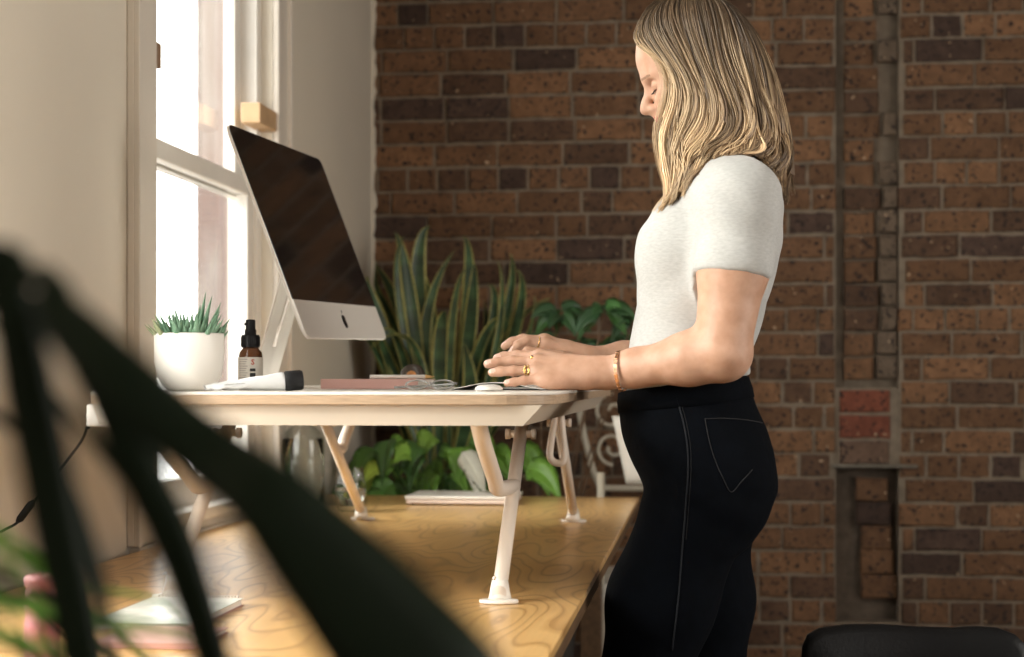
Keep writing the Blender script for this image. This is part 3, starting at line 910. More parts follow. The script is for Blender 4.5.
MB().lathe([(.0005, h_(505.8)), (10.8 * k2, h_(505.8)), (15.6 * k2, h_(492)), (15.4 * k2, h_(488)), (.0005, h_(488))], q2, 40).build('water', M_water, tum)
# closed pale laptop with the open-ended front edge towards us
a_, b_ = PZ(404, 505, DZ), PZ(512, 507, DZ)
lap = thing('closed_laptop', 'closed pale laptop lying on the oak desk in front of the leafy plant', 'laptop', ((a_.x + b_.x) / 2, a_.y + .1, DZ))
w_ = b_.x - a_.x
def slab(z0, z1, inset, name, m):
    MB().prism(rounded(a_.x + inset, b_.x - inset, a_.y + inset, a_.y + .24 - inset, .014), DZ + z0, DZ + z1, bevel=.0025).build(name, m, lap)
M_pale = mat('pale_rose_shell', (.74, .62, .55), .4)
slab(.004, .015, .003, 'base', M_pale); slab(.0165, .024, 0, 'lid', M_white)
MB().box((a_.x + .07, a_.y + .2365, DZ + .012), (b_.x - .07, a_.y + .242, DZ + .021), bevel=.002).build('hinge', M_alu, lap)
for fx in (.02, w_ - .02):
    for fy in (.02, .22): MB().lathe([(.006, 0.0003), (.006, .0042)], (a_.x + fx, a_.y + fy, DZ), 12).build('rubber_foot', M_black, lap)
# floral spiral notebook
n0, n1 = PZ(92, 630, DZ), PZ(200, 626, DZ)
nf0, nf1 = PZ(98, 603, DZ), PZ(196, 603, DZ)
sn = thing('spiral_notebook', 'spiral bound notebook with pale floral cover lying at the window end of the oak desk', 'notebook', ((n0.x + n1.x) / 2, (n0.y + nf0.y) / 2, DZ))
M_flor = mat('floral_cover', (.74, .73, .68), .3, var=.6, scale=18, col2=(.38, .44, .38))
bx0, bx1, by0, by1 = n0.x, n1.x, n0.y, nf0.y
MB().box((bx0, by0, DZ + .001), (bx1, by1 - .006, DZ + .010), bevel=.001).build('pages', M_page, sn)
MB().box((bx0 - .003, by0 - .003, DZ + .0102), (bx1 + .003, by1 - .004, DZ + .0115), bevel=.0004).build('cover', M_flor, sn)
MB().box((bx0 - .003, by0 - .003, DZ + .0002), (bx1 + .003, by1 - .004, DZ + .001)).build('back_cover', M_pinkn, sn)
sw_ = MB()
for i in range(26):
    x = bx0 + .006 + (bx1 - bx0 - .012) * i / 25
    c = Vector((x, by1 - .006, DZ + .0078))
    sw_.tube([c + Vector((.0, .0065 * math.cos(a), .0072 * math.sin(a))) for a in [2 * PI * j / 12 for j in range(13)]], .0009, 5, cap=False)
sw_.build('wire_binding', M_white, sn)
e0, e1 = PZ(95, 648, DZ), PZ(205, 646, DZ)
notebook('notebook', 'thin rose pink notebook lying in front of the floral spiral notebook', 'notebook', Vector(((e0.x + e1.x) / 2, (e0.y + n0.y) / 2 - .005, DZ + .0005)), e1.x - e0.x, (n0.y - e0.y) * .96, .008, 0, M_pinkn)
# pink candle
cq = PZ(42, 668, DZ)
can = thing('pillar_candle', 'rounded pink ribbed pillar candle with unlit wick at the left end of the oak desk', 'candle', cq)
kc = cq.y / 1700; R2 = 18 * kc; Hc = (668 - 572) * kc
prof = [(.0005, .0005)]
for i in range(61):
    t = i / 60; prof.append((R2 * (.93 + .07 * abs(math.sin(t * PI * 3.5))) * (1 if t < .96 else (1 - ((t - .96) / .04) ** 2 * .12)), .0005 + Hc * t))
prof += [(R2 * .72, Hc + .001), (R2 * .6, Hc - .002), (.0005, Hc - .003)]
MB().lathe(prof, cq, 40).build('wax', mat('pink_wax', (.38, .15, .16), .45, sss=.15), can)
MB().tube([cq + Vector((0, 0, Hc - .003)), cq + Vector((.001, 0, Hc + .012))], .0011, 6).build('wick', mat('wick', (.25, .2, .17), .8), can)

# black cable hanging from the platform's control box
ca = P(98, 414, 2.44); cable = smooth_path([ca + Vector((.012, .01, .0)), ca + Vector((-.008, 0, -.002)), P(88, 424, 2.45), P(82, 440, 2.5), P(66, 462, 2.6), P(48, 485, 2.60), P(30, 506, 2.60), P(18, 522, 2.60), P(2, 531, 2.58), P(-22, 545, 2.55), P(-50, 620, 2.5), P(-80, 1000, 2.45)], 60)
cab = thing('power_cable', 'thin black cable with plugs drooping from the left end of the platform', 'cable', ca)
MB().tube(cable, .0022, 8).build('wire', M_black, cab)
m = MB().tube([ca + Vector((.010, .008, .002)), ca + Vector((-.012, 0, -.001)), ca + Vector((-.016, 0, -.006))], [.005, .0055, .004], 10).tube([ca + Vector((-.012, 0, 0)), P(88, 428, 2.45)], [.005, .003], 10)
m.build('plug', M_black, cab)
MB().tube([P(34, 501, 2.60), P(31, 504, 2.60), P(20, 519, 2.60), P(17, 522, 2.60)], [.003, .0062, .0062, .003], 12).build('inline_connector', M_black, cab)


# ------------------------------------------------------------------ wrought iron chair beyond the desk
M_iron = mat('cream_painted_iron', (.55, .50, .40), .5, var=.1, scale=30)
def X_at(px, Y): return P(px, 400, Y).x
ic = thing('garden_chair', 'cream wrought iron chair with scrolled back standing beyond the oak desk', 'chair', (X_at(650, 5.66), 5.5, 0))
Yc = 5.66
def fpt(px, py, Y=Yc): return P(px, py, Y)
xr = 722
fr = smooth_path([fpt(600, 486), fpt(593, 470), fpt(583, 430), fpt(580, 405), fpt(592, 378), fpt(650, 362), fpt(708, 378), fpt(720, 405), fpt(717, 430), fpt(707, 470), fpt(700, 486), fpt(650, 488), fpt(606, 488), fpt(600, 486)], 70)
MB().tube(fr, .011, 10).build('back_frame', M_iron, ic)
sc = MB()
def spiral(cx, cy, r0, turns, a0, sgn):
    pts = []
    for i in range(40):
        t = i / 39; a = a0 + sgn * turns * 2 * PI * t; r = r0 * (1 - .75 * t)
        pts.append(fpt(cx + r * math.cos(a), cy + r * math.sin(a)))
    return pts
for cx, s in ((613, 1), (687, -1)):
    sc.tube(spiral(cx, 448, 17, 1.3, PI / 2, s), .006, 8)
    sc.tube(spiral(cx, 412, 19, 1.2, -PI / 2, -s), .006, 8)
sc.tube(smooth_path([fpt(650, 486), fpt(640, 440), fpt(650, 400), fpt(650, 364)], 20), .006, 8)
sc.build('scrollwork', M_iron, ic)
s0, s1 = fpt(596, 577).x, fpt(704, 577).x
zs = fpt(600, 577).z
MB().prism(rounded(s0, s1, Yc - .35, Yc, .06), zs - .012, zs + .012, bevel=.004).build('seat', M_iron, ic)
MB().prism(rounded(s0 + .02, s1 - .02, Yc - .33, Yc - .06, .05), zs + .0125, zs + .045, bevel=.012).build('seat_cushion', mat('cream_cushion', (.62, .58, .5), .85), ic)
for x, y, xb in ((s0 + .015, Yc, s0 - .02), (s1 - .015, Yc, s1 + .02), (s0 + .02, Yc - .31, s0 - .01), (s1 - .02, Yc - .31, s1 + .01)):
    top = Vector((x, y, zs if y < Yc - .1 else fpt(600, 486).z))
    MB().tube(smooth_path([top, (x, y, zs), ((x + xb) / 2, y - (.0 if y == Yc else .02), zs * .5), (xb, y + (.06 if y == Yc else -.02), .012)], 14), .009, 8).build('leg', M_iron, ic)
# white slipcovered backrest of a second chair, half hidden behind the woman
wc = thing('white_chair', 'white padded chair mostly hidden behind the woman beside the scrolled iron chair', 'chair', (P(655, 450, 5.0).x, 5.1, 0))
bk = MB(); rows = []
for i in range(13):
    t = i / 12; py_ = 416 + (484 - 416) * t
    l = 612 + 14 * t; r = 690 - 6 * t
    A = P(l, py_, 5.0); B = P(r, py_, 5.0)
    e = .006 + .02 * math.sin(PI * t) ** .4
    ring = []
    for j in range(20):
        a = 2 * PI * j / 20
        cxm = (A.x + B.x) / 2; hw_ = (B.x - A.x) / 2
        ring.append((cxm + hw_ * math.copysign(abs(math.cos(a)) ** .3, math.cos(a)), 5.0 + e * math.sin(a), A.z))
    rows.append(ring)
bk.grid(rows, close=True); bk.f += [tuple(range(20)), tuple(240 + j for j in range(20))]; bk.fm += [0, 0]; bk.fs += [False] * 2
bk.build('backrest', mat('white_slipcover', (.78, .76, .70), .85), wc)
cxw = P(655, 450, 5.0).x
MB().prism(rounded(cxw - .19, cxw + .19, 5.0, 5.27, .05), .40, .46, bevel=.015).build('seat', mat('white_seat_pad', (.7, .68, .62), .85), wc)
for sx in (-.16, .16):
    for yy in (5.01, 5.25):
        MB().tube([(cxw + sx, yy, .41 if yy > 5.1 else P(650, 480, 5.0).z + .02), (cxw + sx, yy, .001)], [.012, .009], 10).build('leg', M_iron, wc)

# ------------------------------------------------------------------ black office chair, lower right corner
YO = 3.0
oc = thing('office_chair', 'black office chair with low curved backrest in front of the brick wall', 'chair', (P(912, 640, YO).x, YO - .2, 0))
xs_ = [(800, 657), (801, 643), (806, 632), (818, 626), (845, 623.5), (880, 624), (920, 627), (950, 627.5), (975, 625.5), (995, 626), (1012, 632), (1021, 641), (1024, 657)]
ol = [P(x, y, YO) for x, y in xs_]
b0 = P(812, 657 + 170, YO); b1 = P(1012, 657 + 170, YO)
ring_f = [Vector((p.x, 0, p.z)) for p in ol] + [Vector((ol[-1].x - .01, 0, b1.z + .05)), Vector((b1.x - .02, 0, b1.z)), Vector((b0.x + .02, 0, b0.z)), Vector((ol[0].x + .01, 0, b0.z + .05))]
cxo = (b0.x + b1.x) / 2; czo = (ol[5].z + b0.z) / 2
def curve_y(x): return YO + .25 * 0 - 1.1 * (x - cxo) ** 2
rows = []
for s, dy in ((.02, -.02), (.6, -.022), (.93, -.02), (1.0, -.008), (1.0, .008), (.93, .02), (.6, .022), (.02, .022)):
    rows.append([(cxo + (p.x - cxo) * s, curve_y(cxo + (p.x - cxo) * s) + dy, czo + (p.z - czo) * s) for p in ring_f])
M_ofc = mat('black_leather', (.005, .005, .0055), .5, bump=.1, scale=150, spec=.25)
MB().grid(rows, close=True).build('backrest', M_ofc, oc)
zse = .32
MB().prism(rounded(cxo - .21, cxo + .21, YO - .42, YO - .02, .09), zse - .035, zse + .03, bevel=.02).build('seat', M_ofc, oc)
MB().tube(smooth_path([(cxo, YO + .022, czo - .02), (cxo, YO + .04, czo - .12), (cxo, YO - .02, zse - .05), (cxo, YO - .15, zse - .042)], 16), .018, 10).build('back_bracket', M_black, oc)
MB().tube([(cxo, YO - .2, .08), (cxo, YO - .2, zse - .035)], .025, 16).build('gas_post', M_alu, oc)
bs = MB(); 
for k in range(5):
    a = 2 * PI * k / 5 + .3
    e = Vector((cxo + .24 * math.cos(a), YO - .2 + .24 * math.sin(a), .062))
    bs.tube([(cxo, YO - .2, .09), e], [.022, .012], 10)
    wv = Vector((-math.sin(a), math.cos(a), 0))
    w = MB()
    for sgn in (-1, 1): w.lathe([(.001, 0), (.022, 0), (.025, .003), (.025, .012), (.022, .015), (.001, .015)], Vector((e.x, e.y, .026)) + wv * (.004 if sgn > 0 else -.019), 20, axis=wv)
    w.tube([e, (e.x, e.y, .026)], .006, 8)
    w.build('caster', M_black, oc)
bs.build('base', M_black, oc)
# ------------------------------------------------------------------ plants behind the desk
def blade(base, pts_dir, L, w, bend, face, n=14, twist=0, cup=.15, tipt=1.6, thick=.0025, wbase=.5):
    """sword leaf as a closed strip; returns rows of (top ring) for MB.grid plus colours by width"""
    d = Vector(pts_dir).normalized(); bend = Vector(bend)
    rows = []
    p = Vector(base)
    pts = []
    for i in range(n):
        t = i / (n - 1)
        pts.append(Vector(base) + d * (L * t) + bend * (t * t))
    for i in range(n):
        t = i / (n - 1)
        tg = (pts[min(i + 1, n - 1)] - pts[max(i - 1, 0)]).normalized()
        f = Vector(face); f = (f - tg * f.dot(tg)).normalized()
        f = Matrix.Rotation(twist * t, 3, tg) @ f
        sdv = tg.cross(f).normalized()
        ww = w * (wbase + (1 - wbase) * min(1, t * 3)) * (max(0, 1 - ((t - .35) / .65) ** tipt) if t > .35 else 1) + .0006
        row = []
        for u in (-1, -.72, -.3, 0, .3, .72, 1):
            row.append(pts[i] + sdv * (u * ww) + f * (cup * ww * u * u))
        for u in (.72, 0, -.72):
            row.append(pts[i] + sdv * (u * ww) + f * (cup * ww * u * u - thick))
        rows.append(row)
    return rows
def two_tone(name, c_mid, c_edge):
    m = mat(name, c_mid, .38, attr='tint', var=.35, scale=22, spec=.5, stretch=(1, 1, 3))
    return m
M_snake = two_tone('snake_plant_leaf', (.1, .2, .08), (.5, .5, .2))
YSP = 5.50
sp0 = P(450, 470, YSP)
snake = thing('snake_plant', 'tall sword leaved snake plant with yellow edged leaves before the brick wall', 'plant', (sp0.x, YSP, 0))
zb0 = .68
MB().lathe([(.001, .40), (.10, .40), (.115, .42), (.135, .66), (.14, .70), (.128, .70), (.122, .67), (.001, .66)], (sp0.x, YSP, 0), 40).build('pot', mat('charcoal_pot', (.05, .048, .045), .6, bump=.1), snake)
stn = MB()
for k in range(3):
    a = 2 * PI * k / 3 + .4
    stn.tube([(sp0.x + .15 * math.cos(a), YSP + .15 * math.sin(a), .0), (sp0.x + .10 * math.cos(a), YSP + .10 * math.sin(a), .41)], .012, 8)
stn.lathe([(.001, .375), (.12, .375), (.12, .3995), (.001, .3995)], (sp0.x, YSP, 0), 32)
stn.build('plant_stand', M_dark_wood, snake)
def sword(pl, pb, mid, pe, w, dy=0, face=(0, -1, .1), tw=0):
    """leaf from px pb through to px pe (tip); mid = control px offset making the arc"""
    B = P(pb[0], pb[1], YSP + dy * .3); B.z = max(B.z, .66); E = P(pe[0], pe[1], YSP + dy)
    C = P(mid[0], mid[1], YSP + dy * .7)
    Q = C * 2 - (B + E) * .5
    n = 18; pts = [(B * (1 - t) ** 2 + Q * (2 * t * (1 - t)) + E * t * t) for t in [i / (n - 1) for i in range(n)]]
    for q_ in pts: q_.x = max(q_.x, WX + .055)
    b = MB(); rows = []; cols = []
    for i in range(n):
        t = i / (n - 1)
        tg = (pts[min(i + 1, n - 1)] - pts[max(i - 1, 0)]).normalized()
        f = Vector(face); f = (f - tg * f.dot(tg)).normalized(); f = Matrix.Rotation(tw * (t + .3), 3, tg) @ f
        s = tg.cross(f).normalized()
        ww = .98 * w * (.55 + .45 * min(1, t * 2.5)) * (1 if t < .45 else max(.02, 1 - ((t - .45) / .55) ** 1.8))
        us = (-1, -.75, -.74, -.3, .3, .74, .75, 1, .6, -.6)
        rows.append([pts[i] + s * (u * ww) + f * ((.28 * ww * u * u) if k < 8 else (.28 * ww * u * u - .0035)) for k, u in enumerate(us)])
        for k, u in enumerate(us):
            if k in (0, 1, 6, 7): cols.append((.46, .43, .13))
            else:
                g = .75 + .35 * math.sin(t * 40 + math.sin(t * 17) * 2)
                cols.append((.065 * g, .135 * g, .055 * g))
    b.grid(rows, close=True)
    o = b.build('leaf', M_snake, pl); set_colors(o.data, 'tint', cols)
for pb, mid, pe, w, dy, tw in [
    ((430, 470), (410, 300), (395, 232), .026, .0, .5), ((436, 470), (418, 290), (430, 226), .030, .05, .2),
    ((425, 470), (385, 340), (364, 276), .034, -.05, .8), ((420, 470), (375, 335), (358, 290), .036, .06, 1.0),
    ((445, 470), (468, 300), (463, 236), .022, .08, -.1), ((450, 470), (470, 330), (474, 262), .028, -.02, -.3),
    ((455, 470), (492, 330), (488, 285), .020, .04, -.4), ((462, 470), (506, 320), (510, 254), .022, .06, -.5),
    ((462, 470), (516, 330), (517, 270), .026, -.02, -.6), ((458, 470), (500, 350), (550, 298), .018, .02, -.7),
    ((452, 470), (480, 350), (508, 320), .024, -.06, -.6), ((428, 470), (395, 380), (368, 310), .030, -.10, 1.0),
    ((440, 470), (440, 350), (446, 312), .028, -.10, .2), ((425, 470), (400, 350), (378, 336), .020, -.12, 1.2),
    ((470, 470), (530, 370), (560, 330), .018, .05, -.8), ((445, 470), (425, 340), (455, 250), .022, .02, .1),
    ((430, 470), (415, 350), (368, 350), .020, -.14, 1.3), ((452, 470), (470, 400), (462, 340), .030, -.12, -.1),
    ((468, 470), (500, 390), (500, 345), .026, -.08, -.5), ((436, 470), (405, 330), (372, 262), .028, .10, .7),
    ((445, 470), (432, 330), (418, 262), .026, .12, .3), ((432, 470), (396, 330), (350, 262), .018, .10, .9), ((438, 470), (400, 310), (404, 236), .016, -.08, .6), ((460, 470), (498, 340), (498, 262), .015, -.10, -.5), ((450, 470), (452, 330), (466, 268), .015, -.14, -.1), ((428, 470), (380, 360), (346, 318), .018, -.14, 1.2), ((462, 470), (520, 360), (534, 296), .014, -.06, -.7), ((456, 470), (484, 380), (484, 300), .026, .10, -.2)]:
    sword(snake, pb, mid, pe, w, dy, tw=tw)

# broad leaf
def broad_leaf(m, base, tip, w, droop=.15, up=(0, -.5, .8), n=9, fold=.25, cols=None, c=(.1, .25, .05), thick=.0012, q=1.0):
    base = Vector(base); tip = Vector(tip); ax = tip - base; L = ax.length
    rows = []
    for i in range(n):
        t = i / (n - 1)
        p = base + ax * t + Vector((0, 0, droop * L * math.sin(PI * t)))
        tg = (ax + Vector((0, 0, droop * L * PI * math.cos(PI * t)))).normalized()
        f = Vector(up); f = (f - tg * f.dot(tg)).normalized(); s = tg.cross(f)
        ww = w * (math.sin(PI * min(1, t ** .62)) ** 1.15 if 0 < t < 1 else 0) + .0004
        row = []
        for u in (-1, -.5, -.05, 0, .05, .5, 1):
            row.append(p + s * (u * ww) + f * (fold * ww * abs(u) - (.0008 if u == 0 else 0) + .05 * ww * math.sin(6 * t + 4 * u)))
            if cols is not None:
                k = 1.5 if u == 0 else 1
                cols.append(tuple(v * k * q for v in c))
        for u in (.5, 0, -.5):
            row.append(p + s * (u * ww) + f * (fold * ww * abs(u) - thick))
            if cols is not None: cols.append(tuple(v * q for v in c))
        rows.append(row)
    m.grid(rows, close=True)
M_leafy = mat('glossy_green_leaf', (.1, .25, .05), .35, attr='tint', var=.3, scale=15)
bs_ = M_leafy.node_tree.nodes['Principled BSDF']; bs_.inputs['Transmission Weight'].default_value = .0
YL = 5.06
lily = thing('leafy_pot_plant', 'bushy bright green broad leaved plant beyond the oak desk below the platform', 'plant', (P(430, 480, YL).x, YL + .05, 0))
lc = P(430, 480, YL)
MB().lathe([(.001, .30), (.085, .30), (.115, .52), (.12, .54), (.11, .54), (.105, .52), (.001, .51)], (lc.x, YL + .05, 0), 36).build('pot', mat('clay_pot', (.32, .15, .09), .8, bump=.1), lily)
MB().lathe([(.001, 0), (.15, 0), (.15, .02), (.03, .04), (.03, .27), (.12, .28), (.12, .2995), (.001, .2995)], (lc.x, YL + .05, 0), 36).build('plant_stand', M_dark_wood, lily)
random.seed(21)
for k in range(60):
    bx = random.gauss(438, 34); by = random.uniform(446, 520)
    if k < 14: bx = (362, 375, 372, 390, 405, 420, 455, 500, 512, 385, 368, 440, 425, 398)[k] + 14; by = (450, 440, 470, 440, 446, 436, 444, 452, 470, 462, 480, 470, 452, 484)[k]
    Yk = YL + random.uniform(-.06, .22)
    tip_px = bx + (bx - 436) * .30 + random.uniform(-14, 14); ln = random.uniform(44, 76)
    B = P(bx, by, Yk); Tp = P(tip_px, by + ln * random.uniform(.2, .9) - 4, Yk - random.uniform(.02, .08))
    if Tp.y < 4.955: Tp.y = 4.955
    cols = []; m = MB()
    c = random.choice([(.16, .34, .05), (.10, .24, .045), (.24, .44, .07), (.07, .17, .04)])
    if k in (2, 10): c = (.45, .62, .09)
    broad_leaf(m, B, Tp, random.uniform(.030, .050), .22, up=(random.uniform(-.5, .3), -.8, .5), cols=cols, c=c)
    st0 = Vector((lc.x + random.uniform(-.03, .03), YL + .05, .52))
    ns = len(m.v)
    m.tube(smooth_path([st0, (st0 + B) / 2 + Vector((0, 0, .05)), B], 8), .0018, 5)
    cols += [(.08, .18, .04)] * (len(m.v) - ns)
    o = m.build('leaf', M_leafy, lily); set_colors(o.data, 'tint', cols)
# pale variegated leaves of the same plant
for (x0, y0, x1, y1, w) in ((462, 452, 486, 496, .036), (470, 458, 478, 500, .028)):
    cols = []; m = MB(); broad_leaf(m, P(x0, y0, YL - .05), P(x1, y1, YL - .08), w, .1, up=(.2, -1, .3), cols=cols, c=(.62, .62, .52))
    o = m.build('leaf', M_leafy, lily); set_colors(o.data, 'tint', cols); o['label'] = 'pale cream variegated leaf'

# low plant leaves standing up right of the notebook, behind the platform
# rubber-leaved branches by the wall, right of the snake plant
YR = 5.25
rx = P(540, 480, YR).x
rub = thing('umbrella_tree', 'dark green plant with whorls of oval leaves between snake plant and the woman', 'plant', (rx, YR, 0))
MB().lathe([(.001, 0), (.085, 0), (.11, .28), (.118, .30), (.106, .30), (.10, .27), (.001, .26)], (rx, YR, 0), 36).build('pot', mat('dark_grey_pot', (.07, .065, .06), .7), rub)
for (hx, hy, r) in ((560, 312, 32), (604, 310, 32), (582, 345, 28), (624, 345, 28), (542, 345, 26), (596, 368, 24), (634, 315, 24)):
    H = P(hx, hy, YR + random.uniform(-.05, .1))
    MB().tube(smooth_path([(rx + random.uniform(-.02, .02), YR, .26), ((rx + H.x) / 2, (YR + H.y) / 2, .75), H], 14), [.006] * 7 + [.0035] * 7, 6).build('stem', mat_stem if 'mat_stem' in globals() else M_dark_wood, rub)
    for k in range(7):
        a = 2 * PI * k / 7 + hx
        Tp = H + Vector((math.cos(a) * r * .0031, math.sin(a) * r * .0016, random.uniform(-.10, .02)))
        cols = []; m = MB(); broad_leaf(m, H + (Tp - H) * .12, Tp, .029, .18, up=(0, -1, .6), cols=cols, c=random.choice([(.05, .13, .045), (.07, .19, .05), (.04, .10, .04)]))
        o = m.build('leaf', M_leafy, rub); set_colors(o.data, 'tint', cols)

# ------------------------------------------------------------------ foreground plant, close to the lens
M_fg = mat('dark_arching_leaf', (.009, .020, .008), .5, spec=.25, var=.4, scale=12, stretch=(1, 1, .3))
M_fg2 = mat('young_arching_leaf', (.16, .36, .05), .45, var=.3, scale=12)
FY = .56
fg = thing('dragon_tree', 'dark arching strap leaved plant close to the camera at the lower left', 'plant', (-.345, FY, 0))
MB().lathe([(.001, 0), (.085, 0), (.10, .02), (.12, .24), (.125, .27), (.112, .27), (.108, .25), (.001, .245)], (-.345, FY - .0, 0), 40).build('pot', mat('cane_pot', (.35, .33, .3), .7), fg)
trunk = smooth_path([(-.345, FY, .24), (-.352, FY, .5), (-.345, FY, .8), (-.350, FY, 1.08)], 20)
MB().tube(trunk, [.014] * 10 + [.011] * 10, 12).build('stem', mat('ringed_cane', (.18, .13, .08), .8, bump=.4, scale=60), fg)
def strap(pts, widths, m, Y0=FY, dys=None, start=(-.348, FY, 1.06), fold=.12):
    """leaf following px points; widths are full widths in px at the depth"""
    W = [Vector(start)] + [P(x, y, Y0 + (dys[i] if dys else 0)) for i, (x, y) in enumerate(pts)]
    ws = [widths[0] * .5] + list(widths)
    n = 36; path = smooth_path(W, n); rows = []
    for i in range(n):
        s = i / (n - 1) * (len(ws) - 1); a = min(int(s), len(ws) - 2); t = s - a
        w = (ws[a] * (1 - t) + ws[a + 1] * t) * .5 * Y0 / F_PX
        tg = (path[min(i + 1, n - 1)] - path[max(i - 1, 0)]).normalized()
        f = Vector((.15, -1, .25)); f = (f - tg * f.dot(tg)).normalized(); sd = tg.cross(f)
        rows.append([path[i] + sd * (u * w) + f * (fold * w * (1 - abs(u))) for u in (-1, -.5, 0, .5, 1)] + [path[i] + sd * (u * w) + f * (fold * w * (1 - abs(u)) - .0009) for u in (.5, 0, -.5)])
    MB().grid(rows, close=True).build('leaf', m, fg)
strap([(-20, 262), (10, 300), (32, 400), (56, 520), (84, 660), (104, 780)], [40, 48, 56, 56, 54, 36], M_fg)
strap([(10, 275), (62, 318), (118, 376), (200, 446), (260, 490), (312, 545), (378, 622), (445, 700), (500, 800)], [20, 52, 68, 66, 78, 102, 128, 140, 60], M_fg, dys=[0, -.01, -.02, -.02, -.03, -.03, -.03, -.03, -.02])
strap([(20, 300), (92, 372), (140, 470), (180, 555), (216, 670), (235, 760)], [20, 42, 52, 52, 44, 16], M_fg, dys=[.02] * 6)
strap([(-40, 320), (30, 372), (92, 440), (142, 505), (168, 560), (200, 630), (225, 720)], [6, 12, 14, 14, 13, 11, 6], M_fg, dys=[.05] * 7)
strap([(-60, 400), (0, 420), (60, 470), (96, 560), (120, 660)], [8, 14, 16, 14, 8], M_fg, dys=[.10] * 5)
# lower young leaves
random.seed(5)
for k in range(20):
    y0 = random.uniform(530, 660); x1 = random.uniform(60, 210); y1 = y0 + random.uniform(0, 120)
    strap([(-70, y0 - 20), (-10, y0 - random.uniform(5, 30)), ((x1 - 10) / 2, (y0 + y1) / 2 - 12), (x1 - 10, y1), (x1 + 16, y1 + 22)], [7, 12, 12, 7, 1], M_fg2 if random.random() < .6 else M_fg, dys=[.10, .25, .42, .55, .60] if k % 2 else [.06, .14, .25, .34, .38], start=(-.348, FY, .93 - (y0 - 500) * .0005))
